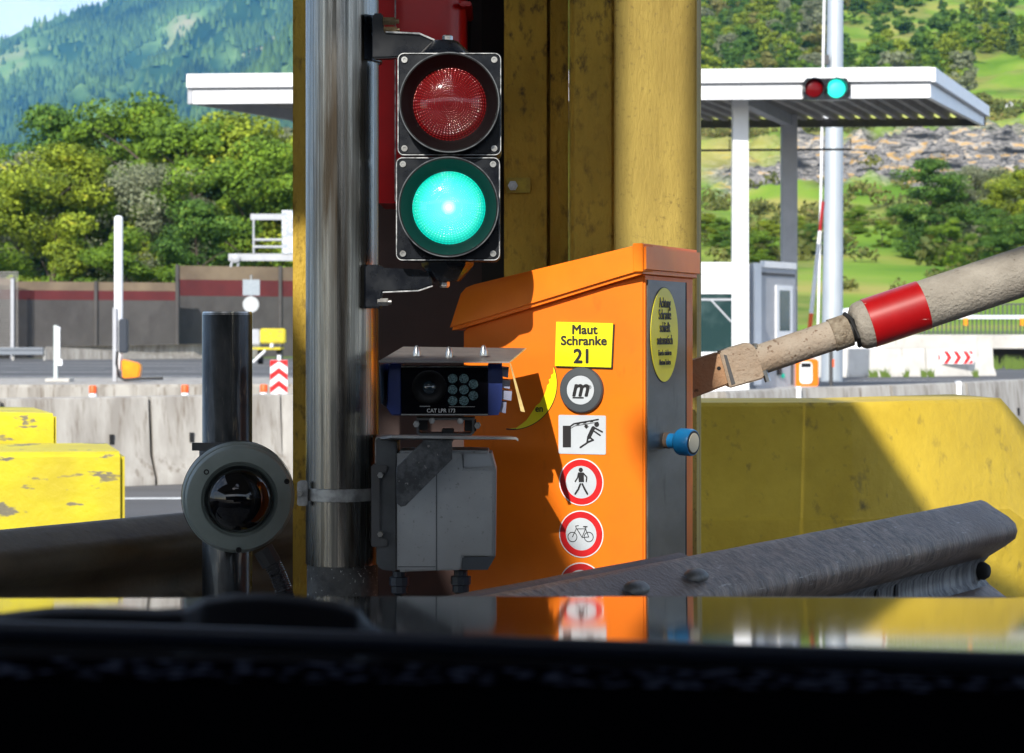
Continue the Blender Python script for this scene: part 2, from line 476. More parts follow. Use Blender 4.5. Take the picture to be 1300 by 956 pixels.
def rampc(src, stops):
    r = N.new('ShaderNodeValToRGB'); e = r.color_ramp.elements
    e[0].position, e[0].color = stops[0][0], (*stops[0][1], 1); e[1].position, e[1].color = stops[-1][0], (*stops[-1][1], 1)
    for p_, c_ in stops[1:-1]:
        x_ = e.new(p_); x_.color = (*c_, 1)
    K(src, r.inputs['Fac']); return r.outputs['Color']
def mixc(f, a_, b_):
    x_ = N.new('ShaderNodeMixRGB'); K(f, x_.inputs['Fac']); K(a_, x_.inputs['Color1']); K(b_, x_.inputs['Color2']); return x_.outputs['Color']
def att(n):
    x_ = N.new('ShaderNodeAttribute'); x_.attribute_name = n; return x_.outputs['Fac']
g = rampc(nz(.045, 8), [(.35,(.10,.20,.018)),(.5,(.17,.27,.03)),(.64,(.30,.28,.07))])
s = rampc(nz(.25, 8), [(.35,(.05,.08,.018)),(.5,(.15,.16,.04)),(.62,(.24,.19,.08))])
r = rampc(nz(.34, 10, (.6,1,3.2)), [(.34,(.02,.022,.025)),(.42,(.09,.088,.085)),(.48,(.26,.245,.23)),(.53,(.04,.042,.046)),(.57,(.36,.34,.31)),(.62,(.42,.25,.07)),(.70,(.18,.17,.15))])
c = mixc(att('rock'), mixc(att('scrub'), g, s), r)
K(c, b.inputs['Base Color'])
me.materials.append(hm)
o = bpy.data.objects.new('hill', me); COL.objects.link(o); tag(o, kind='structure')

# ---- far mountain on the left
def crest(px, i):
    if i == 0: return EYE+(HOR-(52-.30*px))*5400/FPX if px < 380 else EYE+(HOR-(-62-.1*(px-380)))*5400/FPX
    if i == 1: return EYE+(HOR-(205-.42*px))*3900/FPX if px < 420 else EYE+(HOR-28.6)*3900/FPX
    return EYE+(HOR-(322-.60*px))*2900/FPX if px < 440 else EYE+(HOR-58)*2900/FPX
def mount_z(u, Y):
    px = 650+u*FPX
    px = min(px, 700)
    z = -20
    for i, Yc in enumerate((5400, 3900, 2900)):
        zc = crest(px, i)
        wob = noise.fractal(Vector((u*9, i*7.3, .5)), .8, 2, 5)*(22 if i == 0 else 60)
        dY = Y-Yc
        z = max(z, zc+wob-(.34 if dY < 0 else .55)*abs(dY))
    x = u*Y
    rid = noise.ridged_multi_fractal(Vector((x/900, Y/900, 1.7)), .9, 2.1, 5, 1.0, 2.0)
    z += (rid-1.1)*190*smooth(0, 250, z)*(1-.85*smooth(4700, 5300, Y))
    z += noise.fractal(Vector((x/160, Y/160, .2)), .9, 2, 4)*16
    return z*(1-smooth(640, 760, 650+u*FPX))+(-20)*smooth(640, 760, 650+u*FPX)
us2 = [(-420+k*5.5-650)/FPX for k in range(225)]
Ys2 = []
y = 1500
while y < 6300: Ys2.append(y); y += 26
verts = [(u*Y, Y, mount_z(u, Y)) for Y in Ys2 for u in us2]
nu = len(us2)
faces = [(i*nu+j, i*nu+j+1, (i+1)*nu+j+1, (i+1)*nu+j) for i in range(len(Ys2)-1) for j in range(nu-1)]
me = bpy.data.meshes.new('mountain'); me.from_pydata(verts, [], faces)
me.polygons.foreach_set('use_smooth', [True]*len(faces))
mm = bpy.data.materials.new('mountain_forest_floor'); mm.use_nodes = True
tt = mm.node_tree; N = tt.nodes; K = tt.links.new; b = N['Principled BSDF']; b.inputs['Roughness'].default_value = .95; b.inputs['Specular IOR Level'].default_value = .05
co = N.new('ShaderNodeTexCoord')
c = rampc(nz(.0028, 10), [(.36,(.02,.05,.03)),(.48,(.04,.09,.04)),(.56,(.16,.27,.09)),(.66,(.36,.32,.20))])
K(c, b.inputs['Base Color'])
me.materials.append(mm)
mo = bpy.data.objects.new('mountain', me); COL.objects.link(mo); tag(mo, kind='structure')
# conifers covering the mountain: too many and too far to count
def fastmesh(name, V, F):
    import numpy as np
    V = np.asarray(V, dtype=np.float32); F = np.asarray(F, dtype=np.int32)
    me = bpy.data.meshes.new(name)
    me.vertices.add(len(V)); me.vertices.foreach_set('co', V.ravel())
    n, k = F.shape
    me.loops.add(n*k); me.loops.foreach_set('vertex_index', F.ravel())
    me.polygons.add(n)
    me.polygons.foreach_set('loop_start', np.arange(0, n*k, k, dtype=np.int32))
    try: me.polygons.foreach_set('loop_total', np.full(n, k, dtype=np.int32))
    except Exception: pass
    me.update(calc_edges=True)
    return me
V = []; F = []
rm = random.Random(3)
cnt = 0
while cnt < 30000:
    px = rm.uniform(-60, 420); Y = math.sqrt(rm.uniform(2200**2, 5500**2)); u = (px-650)/FPX
    x = u*Y
    d_ = noise.fractal(Vector((x/350, Y/350, 4.4)), 1, 2, 4)
    if d_ > .18 and rm.random() < .93: continue
    z = mount_z(u, Y)
    if z < 60: continue
    h = rm.uniform(13, 30); r_ = h*rm.uniform(.22, .34); b0 = len(V); a0 = rm.random()*6
    V.append((x, Y, z+h))
    for k in range(5): V.append((x+r_*math.cos(a0+k*1.2566), Y+r_*math.sin(a0+k*1.2566), z-2))
    for k in range(5): F.append((b0, b0+1+k, b0+1+(k+1) % 5))
    cnt += 1
me = fastmesh('far_forest', V, F)
def leafmat(name, c1, c2, c3=None, trans=.25, vscale=.5):
    m_ = bpy.data.materials.new(name); m_.use_nodes = True
    t_ = m_.node_tree; NN = t_.nodes; KK = t_.links.new
    b_ = NN['Principled BSDF']; b_.inputs['Roughness'].default_value = .7; b_.inputs['Specular IOR Level'].default_value = .25
    ge = NN.new('ShaderNodeNewGeometry'); rr_ = NN.new('ShaderNodeValToRGB'); e = rr_.color_ramp.elements
    e[0].color = (*c1, 1); e[1].color = (*c2, 1); e[0].position = 0; e[1].position = 1 if not c3 else .85
    if c3: x_ = e.new(1.0); x_.color = (*c3, 1)
    co_ = NN.new('ShaderNodeTexCoord'); n_ = NN.new('ShaderNodeTexNoise'); n_.inputs['Scale'].default_value = vscale
    KK(co_.outputs['Object'], n_.inputs['Vector'])
    ad = NN.new('ShaderNodeMath'); ad.operation = 'MULTIPLY_ADD'
    KK(ge.outputs['Random Per Island'], ad.inputs[0]); ad.inputs[1].default_value = .5
    mr = NN.new('ShaderNodeMapRange'); mr.inputs['From Min'].default_value = .35; mr.inputs['From Max'].default_value = .65; mr.inputs['To Max'].default_value = .5
    KK(n_.outputs['Fac'], mr.inputs['Value']); KK(mr.outputs['Result'], ad.inputs[2])
    KK(ad.outputs[0], rr_.inputs['Fac']); KK(rr_.outputs['Color'], b_.inputs['Base Color'])
    if trans:
        tr = NN.new('ShaderNodeBsdfTranslucent'); KK(rr_.outputs['Color'], tr.inputs['Color'])
        ms = NN.new('ShaderNodeMixShader'); ms.inputs['Fac'].default_value = trans
        KK(b_.outputs[0], ms.inputs[1]); KK(tr.outputs[0], ms.inputs[2]); KK(ms.outputs[0], NN['Material Output'].inputs['Surface'])
    return m_
me.materials.append(leafmat('far_forest_needles', (.010,.035,.020), (.12,.22,.06), (.24,.30,.10), 0, .0035))
o = bpy.data.objects.new('far_forest', me); COL.objects.link(o); tag(o, kind='stuff')
o['label'] = 'conifer forest covering the distant blue mountain'; o['category'] = 'forest'

# ================================================================== trees
import numpy as np
def crown_mesh(name, seed, H_, Rw, z0, shape, nclump, nleaf, leaf, flat=.0):
    g = np.random.default_rng(seed)
    cs = []
    while len(cs) < nclump:
        f = g.random()
        if shape == 'round': rr_ = Rw*math.sqrt(max(0, 1-(2*f-1)**2))**.8
        elif shape == 'oval': rr_ = Rw*(math.sin(math.pi*min(1, f*.92+.06))**.7)
        elif shape == 'cone': rr_ = Rw*(1-f)**.85+.06*Rw
        else: rr_ = Rw
        a = g.random()*2*math.pi; q = g.random()**.45
        lob = 1+.25*math.sin(3*a+seed)+.12*math.sin(7*a+f*9)
        cs.append((rr_*q*lob*math.cos(a), rr_*q*lob*math.sin(a), z0+(H_-z0)*f))
    cs = np.array(cs)
    per = nleaf//nclump
    cr = (Rw*.28 if shape != 'cone' else Rw*.22)*(.6+.8*g.random(nclump))
    C = np.repeat(cs, per, 0); RR = np.repeat(cr, per)
    d_ = g.normal(size=(len(C), 3)); d_ /= np.linalg.norm(d_, axis=1)[:, None]
    rad = RR*(g.random(len(C))**.33)
    off = d_*rad[:, None]; off[:, 2] *= (.62 if shape != 'cone' else .35)
    if shape == 'cone': off[:, 2] -= .25*np.hypot(off[:, 0], off[:, 1])
    Pn = C+off
    nrm = d_+g.normal(size=d_.shape)*.55+np.array([0, 0, .35]); nrm /= np.linalg.norm(nrm, axis=1)[:, None]
    t1 = np.cross(nrm, g.normal(size=nrm.shape)); t1 /= np.linalg.norm(t1, axis=1)[:, None]
    t2 = np.cross(nrm, t1)
    s1 = (leaf*(.6+.8*g.random(len(C))))[:, None]; s2 = s1*(.45+.4*g.random(len(C)))[:, None]
    V = np.stack([Pn-t1*s1*.5, Pn-t2*s2*.5+t1*s1*.05, Pn+t1*s1*.5, Pn+t2*s2*.5+t1*s1*.05], 1).reshape(-1, 3)
    F = np.arange(len(V)).reshape(-1, 4)
    return fastmesh(name, V, F)
def trunk_mesh(name, seed, H_, r0, Rw, nl=7):
    r = random.Random(seed); m_ = MB()
    pts = [Vector((math.sin(k*1.3+seed)*.02*H_*k/6, math.cos(k*1.9+seed)*.015*H_*k/6, H_*.9*k/6)) for k in range(7)]
    m_.tube(pts, [r0*(1-.13*k) for k in range(7)], 8)
    for k in range(nl):
        f = .3+.6*k/nl; i = f*6; b0 = pts[int(i)].lerp(pts[min(6, int(i)+1)], i-int(i)); a = r.random()*6.28; L_ = Rw*(.5+.3*r.random())
        e_ = b0+Vector((math.cos(a)*L_, math.sin(a)*L_, L_*.7))
        m_.tube([b0, b0.lerp(e_, .5)+Vector((0,0,.06*L_)), e_], [r0*.35, r0*.2, r0*.06], 6)
    bm = m_.bm
    for f in bm.faces: f.smooth = True
    me_ = bpy.data.meshes.new(name); bm.to_mesh(me_); bm.free(); me_.materials.append(TRUNK); return me_
GREEN = leafmat('green_leaves', (.022,.060,.008), (.19,.31,.022), (.36,.38,.03), .12)
LIME = leafmat('yellow_green_leaves', (.040,.075,.008), (.30,.37,.025), (.46,.42,.035), .12)
OLIVE = leafmat('grey_green_leaves', (.08,.10,.05), (.27,.29,.17), (.36,.37,.24), .15)
DARK = leafmat('dark_green_leaves', (.012,.040,.008), (.10,.20,.025), (.20,.27,.035), .1)
NEED = leafmat('conifer_needles', (.035,.075,.022), (.11,.17,.045), None, .1)
TAN = leafmat('yellowing_leaves', (.14,.15,.035), (.30,.28,.08), (.42,.34,.12), .3)
KINDS = {}
def proto(kind, shape, seed, H_, Rw, z0, nc, nl, leaf, mt):
    me_ = crown_mesh('crown', seed, H_, Rw, z0, shape, nc, nl, leaf); me_.materials.append(mt)
    tr_ = trunk_mesh('trunk', seed, H_, H_*.018, Rw)
    KINDS[kind] = (me_, tr_, H_)
HI = 30000
proto('green1', 'round', 11, 12, 4.6, 1.5, 46, HI, .22, GREEN)
proto('green2', 'oval', 12, 13, 3.9, 1.2, 46, HI, .22, GREEN)
proto('lime1', 'oval', 13, 12, 4.2, .8, 46, HI, .22, LIME)
proto('olive1', 'round', 14, 11, 4.8, .8, 46, HI, .19, OLIVE)
proto('olive2', 'oval', 15, 12, 3.8, .8, 46, HI, .19, OLIVE)
proto('dark1', 'oval', 16, 12, 4.0, .6, 85, HI, .24, DARK)
proto('bush', 'round', 17, 5, 3.4, .2, 45, 7000, .32, LIME)
LO = 4500
proto('fgreen', 'oval', 21, 12, 4.0, .8, 50, LO, .58, GREEN)
proto('flime', 'round', 22, 11, 4.2, .8, 50, LO, .58, LIME)
proto('ftan', 'oval', 23, 10, 3.8, .6, 45, LO, .55, TAN)
proto('folive', 'round', 24, 10, 4.2, .6, 45, LO, .55, OLIVE)
proto('fdark', 'oval', 25, 12, 3.8, .6, 50, LO, .58, DARK)
proto('fcon', 'cone', 26, 15, 2.9, .6, 90, LO, .6, NEED)
proto('fcon2', 'cone', 27, 14, 3.3, .4, 80, LO, .6, DARK)
def tree(name, kind, loc, h, label, group, cat='tree', wid=1.0, parts=True, sink=0):
    cm, tm, H_ = KINDS[kind]
    s = h/H_
    if parts:
        t_ = T(name, label, cat, (loc[0], loc[1], loc[2]-sink), group)
        for nm, me_ in (('trunk', tm), ('crown', cm)):
            o_ = bpy.data.objects.new(nm, me_); COL.objects.link(o_); o_.parent = t_
        t_.scale = (s*wid, s*wid, s); t_.rotation_euler = (0, 0, rnd.random()*6.28)
        return t_
    o_ = bpy.data.objects.new(name, cm); COL.objects.link(o_); o_.location = (loc[0], loc[1], loc[2]-sink)
    o_.scale = (s*wid, s*wid, s); o_.rotation_euler = (0, 0, rnd.random()*6.28)
    return tag(o_, label, cat, group)
# left row of trees behind the noise wall: px of the trunk, distance, picture y of the top, kind, width factor, label
LT = [
 (22,140,196,'olive2',1.15,'grey-green willow at the far left edge behind the noise wall'),
 (62,150,146,'dark1',.8,'dark pointed tree rising behind the feathery front tree at the left'),
 (66,124,192,'lime1',1.15,'feathery yellow-green tree in front at the left above the noise wall'),
 (112,126,228,'green1',.95,'low green tree just right of the feathery yellow-green tree'),
 (150,146,130,'green2',1.15,'tallest dark green tree of the row behind the noise wall'),
 (196,142,140,'green1',1.0,'broad green tree right of the tallest one behind the noise wall'),
 (182,128,212,'olive1',1.05,'silvery grey-green willow in the middle of the tree row'),
 (240,134,152,'green2',1.2,'bright green tree between the silvery willow and the sign gantry'),
 (250,122,262,'dark1',1.05,'low dark green tree overhanging the red band of the noise wall'),
 (292,136,156,'lime1',1.2,'yellowish green tree left of the sign gantry'),
 (325,128,190,'green1',1.1,'green tree behind the left end of the sign gantry'),
 (352,146,168,'olive2',1.1,'grey-green tree half hidden by the yellow post'),
 (372,132,188,'green2',1.1,'green tree showing last before the yellow post'),
 (160,118,300,'green1',1.3,'small green shrub right behind the white raised boom'),
 (-40,132,190,'green1',1.1,'green tree standing just off the left edge of the row'),
 (420,136,175,'lime1',1.2,'yellowish tree continuing the row behind the yellow post'),
]
for px, Y, yt, kd, wd, lb in LT:
    h = Z(yt, Y)
    tree('broadleaf_tree', kd, (X(px,Y), Y, 0), h, lb, 'trees behind the noise wall', wid=wd*1.0)
# right side trees one can tell apart: px, distance on the hill, picture y of the top
RT = [
 (1182,158,206,'dark1',1.05,'tall dark green tree in front of the quarry right of the mast'),
 (1236,166,212,'olive1',.95,'pale weeping willow between the two darker trees at the right'),
 (1290,160,220,'lime1',1.05,'yellow-green tree at the right edge in front of the quarry'),
 (1262,150,268,'dark1',.9,'low dark tree beneath the willow at the right'),
 (1150,172,262,'green1',.9,'green shrub-like tree left of the tall dark one'),
 (1120,168,282,'green2',1.1,'green tree between the mast and the tall dark tree'),
 (1208,150,280,'green1',.9,'rounded green tree at the foot of the tall dark tree'),
 (1310,150,262,'dark1',1.0,'dark tree cut by the right edge of the view'),
 (1090,176,288,'green1',1.2,'green bush right beside the galvanised mast'),
 (1030,160,298,'dark1',1.3,'dark green tree between the rear canopy column and the mast'),
 (1012,170,290,'lime1',1.2,'yellow-green bush behind the rear canopy column'),
 (975,166,286,'lime1',1.4,'yellowing bush between the two canopy columns'),
 (965,152,318,'green1',1.5,'low green bush above the white booth between the columns'),
 (915,168,292,'green1',1.3,'green bush left of the front canopy column'),
 (895,172,282,'lime1',1.3,'yellowish bush beside the big yellow column'),
 (932,160,300,'dark1',1.2,'dark bush right behind the front canopy column'),
 (868,166,285,'green2',1.2,'green tree hidden behind the big yellow column'),
]
for px, Y, yt, kd, wd, lb in RT:
    p = hill_pos(px, Y)
    h = max(2.5, Z(yt, Y)-p.z+.3)
    tree('broadleaf_tree', kd, p, h, lb, 'trees at the foot of the hill', wid=wd*(1.0 if h > 8 else 1.25), sink=.3)
# woods on the hillside: clumps by place
rt = random.Random(21)
def dens(px, Y):
    yv = 420-(hill_z((px-650)/FPX, Y)-EYE)*FPX/Y
    n = noise.fractal(Vector((px/60, yv/26, 9.2)), 1, 2, 3)
    # meadow stripe rising to the right
    mead = -20+8*n < yv-(58-(px-1060)*.28) < 44 and px > 1050
    mead2 = px > 1190 and 84 < yv < 165
    if yv > 132: return 0, yv
    if mead or mead2: return .03, yv
    if px < 1050: return (.9 if yv < 92 else .45), yv
    return .85, yv
cnt = 0; tries = 0; placed = []
LBL = {'fgreen':'green broadleaf tree in the wood on the hillside', 'flime':'light yellow-green tree in the hillside wood', 'ftan':'yellowing tan tree on the hillside',
       'folive':'grey-green tree in the hillside wood', 'fdark':'dark green broadleaf tree on the hillside', 'fcon':'dark narrow conifer in the hillside wood', 'fcon2':'green pointed conifer on the hillside'}
while cnt < 285 and tries < 9000:
    tries += 1
    px = rt.uniform(872, 1312); Y = 345+(680-345)*rt.random()**1.15
    dn, yv = dens(px, Y)
    if rt.random() > dn or yv < -25: continue
    if any(abs(px-a_) < 5 and abs(yv-b_) < 4 for a_, b_ in placed): continue
    placed.append((px, yv))
    p = hill_pos(px, Y)
    kd = rt.choice(['fgreen','flime','ftan','folive','fdark','fdark','fcon','fcon2','fgreen','flime'])
    h = rt.uniform(5.5, 10.5)*(1.15 if 'con' in kd else 1)*(.75+.25*Y/450)
    zone_ = ('left of the mast' if px < 1045 else 'right of the mast' if px < 1130 else 'above the canopy end' if px < 1210 else 'near the right edge')
    hgt_ = 'at the top edge' if yv < 18 else 'high on the slope' if yv < 52 else 'halfway up the slope' if yv < 90 else 'just above the canopy roof'
    lb_ = LBL[kd].replace(' in the wood on the hillside', '').replace(' in the hillside wood', '').replace(' on the hillside', '')
    size_ = 'large ' if h*FPX/Y > 52 else 'small ' if h*FPX/Y < 38 else ''
    tree('conifer' if 'con' in kd else 'broadleaf_tree', kd, p, h, size_+lb_+' '+zone_+', '+hgt_, size_+lb_+' '+zone_+' '+hgt_, wid=rt.uniform(.85,1.2), parts=False, sink=.6)
    cnt += 1
# scattered shrubs under and above the quarry and along the foot: one mass of scrub
Vs = []; 
g = np.random.default_rng(5)
base, _, _ = KINDS['fgreen'][0], 0, 0
allV = []
def scrub(n, pxr, Yr, hr, cond=None):
    k = 0; tr = 0
    while k < n and tr < n*20:
        tr += 1
        px = rt.uniform(*pxr); Y = rt.uniform(*Yr)
        nn_ = noise.fractal(Vector((px/50, Y/14, 2.2)), 1, 2, 3)
        if nn_ < -.02: continue
        p = hill_pos(px, Y); h = rt.uniform(*hr); q = 46
        d_ = g.normal(size=(q, 3)); d_ /= np.linalg.norm(d_, axis=1)[:, None]
        c_ = np.array(p)+np.array([0, 0, h*.4])+d_*np.array([h*.75, h*.6, h*.5])*(g.random(q)**.4)[:, None]
        nr = d_+g.normal(size=d_.shape)*.5; nr /= np.linalg.norm(nr, axis=1)[:, None]
        t1 = np.cross(nr, g.normal(size=nr.shape)); t1 /= np.linalg.norm(t1, axis=1)[:, None]; t2 = np.cross(nr, t1); s_ = h*.17
        allV.append(np.stack([c_-t1*s_, c_-t2*s_*.6, c_+t1*s_, c_+t2*s_*.6], 1).reshape(-1, 3)); k += 1
scrub(150, (860, 1310), (150, 262), (1.0, 2.6))
scrub(150, (860, 1310), (292, 350), (1.2, 3.0))
scrub(22, (1070, 1300), (118, 135), (.6, 1.3))
V = np.concatenate(allV); me = fastmesh('hillside_scrub', V, np.arange(len(V)).reshape(-1, 4)); me.materials.append(leafmat('scrub_leaves', (.06,.09,.02), (.17,.17,.04), (.25,.17,.06), .2, .05))
o = bpy.data.objects.new('hillside_scrub', me); COL.objects.link(o); tag(o, kind='stuff'); o['label'] = 'low scrub scattered below and above the quarry face'; o['category'] = 'scrub'

# ================================================================== toll station canopy
YN, YFAR = 40.4, 47.6
t = T('canopy', 'white flat toll station canopy on steel columns beyond the lanes', 'canopy', (X(942,42), 43, .2))
ZT, ZB = 6.40, 5.72
cl0, cr0 = Vector((-6.33, 41.0, 0)), Vector((X(1181,39.9), 39.9, 0)); dd = Vector((2.66, 7.2, 0))
cl1, cr1 = cl0+dd, cr0+dd
up = Vector((0,0,1)); eu = (cr0-cl0).normalized(); W0 = (cr0-cl0).length; en = Vector((eu.y, -eu.x, 0))
def strip(mb, a_, b_, z0, z1, th):
    n_ = (b_-a_).normalized(); n_ = Vector((n_.y, -n_.x, 0))
    mb.prism([a_+up*z0, b_+up*z0, b_+up*z1, a_+up*z1], -n_*th)
m = MB(); strip(m, cl0+en*.10, cr0+en*.10, 6.14, ZT, .1); M('upper_fascia', m, WHITE, t)
m = MB(); strip(m, cl0, cr0, 5.83, 6.10, .1); lf = M('lower_fascia', m, WHITE, t)
for k in range(1, 8):
    m = MB(); c_ = cl0+eu*(k*W0/8)+en*.103; m.prism([c_+up*6.15, c_+eu*.018+up*6.15, c_+eu*.018+up*6.395, c_+up*6.395], -en*.02); M('panel_joint', m, GREYW, t)
    m = MB(); c_ = cl0+eu*(k*W0/8)+en*.003; m.prism([c_+up*5.84, c_+eu*.018+up*5.84, c_+eu*.018+up*6.09, c_+up*6.09], -en*.02); M('panel_joint', m, GREYW, t)
m = MB(); strip(m, cl0+en*.004, cr0+en*.004, 6.09, 6.15, .06); M('fascia_joint', m, GREYW, t)
de = dd.normalized(); er = Vector((de.y, -de.x, 0))
def taper(mb, a_, b_, za0, za1, zb0, zb1, th):
    n_ = (b_-a_).normalized(); n_ = Vector((n_.y, -n_.x, 0))
    mb.prism([a_+up*za0, b_+up*zb0, b_+up*zb1, a_+up*za1], -n_*th)
m = MB(); taper(m, cr0+er*.1, cr1+er*.1, 6.13, ZT, 6.20, ZT+.03, .1); M('upper_end_fascia', m, WHITE, t)
m = MB(); taper(m, cr0+de*.05, cr1, 5.83, 6.11, 5.99, 6.18, .1); M('lower_end_fascia', m, WHITE, t)
m = MB(); taper(m, cr0+er*.01+de*.05, cr1+er*.01, 6.10, 6.14, 6.17, 6.21, .05); M('end_joint', m, GREYW, t)
m = MB(); taper(m, cl1, cl0, 5.99, ZT, 5.83, ZT, .1); M('end_fascia', m, GREYW, t)
m = MB(); strip(m, cr1, cl1, 5.99, 6.22, .12); M('back_beam', m, DGREY, t)
m = MB(); m.prism([cl0+up*6.30, cr0+up*6.30, cr1+up*6.30, cl1+up*6.30], up*.06); M('roof_sheet', m, GREYW, t)
m = MB(); k = 0
W_ = (cr0-cl0).length; s_ = .1
while s_ < W_-.3:
    a_ = cl0+eu*s_+de*.1; 
    m.prism([a_+up*6.13, a_+eu*.12+up*6.13, a_+eu*.17+up*6.27, a_-eu*.05+up*6.27], dd-de*.3)
    s_ += .351
M('corrugated_soffit', m, SOFFIT, t)
m = MB(); m.prism([cl0+up*6.275+de*.1, cr0+up*6.275+de*.1, cr1+up*6.275-de*.1, cl1+up*6.275-de*.1], up*.02); M('soffit_sheet', m, SOFFIT, t)
SKY = emit('daylit_gap', (.78,.80,.30), .9)
def column(px0, px1, Y, zt_, mt):
    zt_ += .14; m_ = MB(); m_.box(X(px0,Y), X(px1,Y), Y, Y+.3, .2, zt_); m_.bevel(.01, 1); return M('column', m_, mt, t)
column(930.5, 950.5, 41.3, 5.98, WHITE); column(993, 1012.5, 45.8, 5.98, GREYW)  # rear column's grey stands in for white metal in shade
column(455, 474, 42.3, 5.98, WHITE); column(520, 539, 46.5, 5.98, GREYW)
def beam(a_, b_, w, h, mt, nm='beam'):
    a_, b_ = Vector(a_), Vector(b_); d_ = (b_-a_).normalized(); sd_ = d_.cross(up).normalized()*w/2; u_ = sd_.cross(d_).normalized()*h/2
    m_ = MB(); m_.prism([a_-sd_-u_, a_+sd_-u_, a_+sd_+u_, a_-sd_+u_], b_-a_); return M(nm, m_, mt, t)
beam((X(940,41.3),41.4,6.0), (X(1003,45.8),46.0,6.0), .2, .24, GREYW)
beam((X(464,42.3),42.4,6.0), (X(529,46.5),46.6,6.0), .2, .24, GREYW)
m = MB(); a_ = cl1+Vector((.5,-.3,0)); b_ = Vector((X(1080,47),47.0,0)); m.cyl(a_+up*5.46, b_+up*5.46, .025, n=8)
for k in range(9):
    c_ = a_.lerp(b_, k/8); m.cyl(c_+up*5.46, c_+up*5.7, .012, n=6)
M('cable_rail', m, DGREY, t)
# row of glowing discs standing in for daylight through the soffit gaps
mat_l = emit('pale_yellow_gap_glow', (.72,.78,.22), .8); mat_w = emit('white_gap_glow', (.95,.97,1.0), .9)
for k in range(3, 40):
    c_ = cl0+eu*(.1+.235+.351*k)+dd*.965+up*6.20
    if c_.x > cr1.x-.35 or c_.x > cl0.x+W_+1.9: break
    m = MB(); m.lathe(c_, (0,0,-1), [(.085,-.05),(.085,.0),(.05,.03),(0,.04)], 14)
    M('soffit_gap_glow', m, mat_w if k in (30, 39) else mat_l, t)
# signal on the canopy
YS = 40.2
t = T('traffic_signal', 'horizontal traffic signal with dark red and lit green lamp on the far canopy edge', 'traffic light', P(1052, 126, YS))
pl = Plane((0,YS-.28,0),(1,0,0),(0,-1,0))
m = MB(); pl.poly(m, [pl.px(*p) for p in ((1020,104),(1024,99),(1074,99),(1080,105),(1080,120),(1075,126.5),(1021,126.5),(1019,118))], -.22, 0); M('housing', m, BLACK, t)
sY = (YS-.28)/FPX
for cx, mt, nm in ((1033,mat('far_red_lens', (.12,.002,.004), rough=.2, spec=.2),'red_lens'), (1061.5,emit('far_green_lens', (.02,.80,.62), 1.15),'green_lens')):
    u, v = pl.px(cx, 112.5)
    m = MB(); m.lathe(pl.at(u, v, 0), pl.n, [(11.8*sY,0),(10.5*sY,.03),(6*sY,.05),(0,.058)], 32); M(nm, m, mt, t)
    m = MB(); m.lathe(pl.at(u, v, 0), pl.n, [(13.2*sY,0),(13.2*sY,.16),(12.4*sY,.16),(12.4*sY,0)], 32, False, False)
    bmesh.ops.delete(m.bm, geom=[w_ for w_ in m.bm.verts if w_.co.z < pl.at(u, v, 0).z-.08 and w_.co.y < pl.o.y-.05], context='VERTS')
    M('visor', m, BLACK, t)
m = MB(); m.cyl(P(1080,114,YS), P(1093,116,YS), .03, n=10); m.cyl(P(1090,112,YS), P(1090,120,YS), .05, n=10); M('bracket', m, BLACK, t)
# ---- booths
t = T('toll_booth', 'white toll booth with a large dark window behind the boom hub', 'booth', (X(915,40.5), 41.3, .22))
YBt = 40.6
m = MB(); m.box(X(850,YBt), X(951,YBt), YBt, YBt+2.2, .22, Z(333,YBt)); m.bevel(.02, 2); M('wall', m, WHITE, t)
pl = Plane((0,YBt,0),(1,0,0),(0,-1,0))
m = MB(); px_rect_ = None
def pr_(pl, mb, x0, y0, x1, y1, d0, d1):
    a_ = pl.px(x0, y1); b_ = pl.px(x1, y0); pl.rect(mb, a_[0], b_[0], a_[1], b_[1], d0, d1)
pr_(pl, m, 886, 373, 929, 447, -.02, .004); wn = M('window', m, GLASS, t)
m = MB(); pr_(pl, m, 883.5, 370.5, 931.5, 373, .004, .03); pr_(pl, m, 883.5, 447, 931.5, 449.5, .004, .03); pr_(pl, m, 883.5, 373, 886, 447, .004, .03); pr_(pl, m, 929, 373, 931.5, 447, .004, .03); M('window_frame', m, WHITE, wn)
m = MB(); pl.stroke(m, [pl.px(902,380), pl.px(928,408)], .03, .005, .012); pr_(pl, m, 888, 379, 929, 381.5, .005, .012); M('pane_strips', m, GREYW, wn)  # pale slanted bar and level strip across the pane
m = MB(); pr_(pl, m, 850, 347.3, 929.5, 348.6, .002, .012); M('panel_joint', m, GREYW, t)
m = MB(); pr_(pl, m, 928.3, 348.6, 929.8, 357, .002, .012); M('panel_joint', m, GREYW, t)
m = MB(); pr_(pl, m, 951, 333, 953, 490, -1.5, -.2); M('corner_gap', m, DGREY, t)
t = T('toll_booth', 'narrow booth with shade-grey side and a slim door window beside the white booth', 'booth', (X(985,43), 43.5, .22))
Yb2 = 43.0; zt_ = Z(334,Yb2)
m = MB(); m.prism([(X(953,Yb2),Yb2,.22),(X(960,Yb2-.2),Yb2-.2,.22),(X(1010,Yb2+1.6),Yb2+1.6,.22),(X(1000,Yb2+2.2),Yb2+2.6,.22),(X(953,Yb2),Yb2+2.6,.22)], (0,0,zt_-.22)); M('wall', m, GREYW, t)  # grey wall colour stands in for the booth side lying in shade
pf = Plane((X(960,Yb2-.2),Yb2-.2,0), Vector((X(1010,Yb2+1.6)-X(960,Yb2-.2), 1.8, 0)), Vector((1.8, -(X(1010,Yb2+1.6)-X(960,Yb2-.2)), 0)))
m = MB(); pr_(pf, m, 956.5, 334, 965, 489, .0, .03); M('corner_post', m, WHITE, t)
m = MB(); pr_(pf, m, 965, 334, 1009.5, 339, .0, .035); M('eaves_trim', m, WHITE, t)
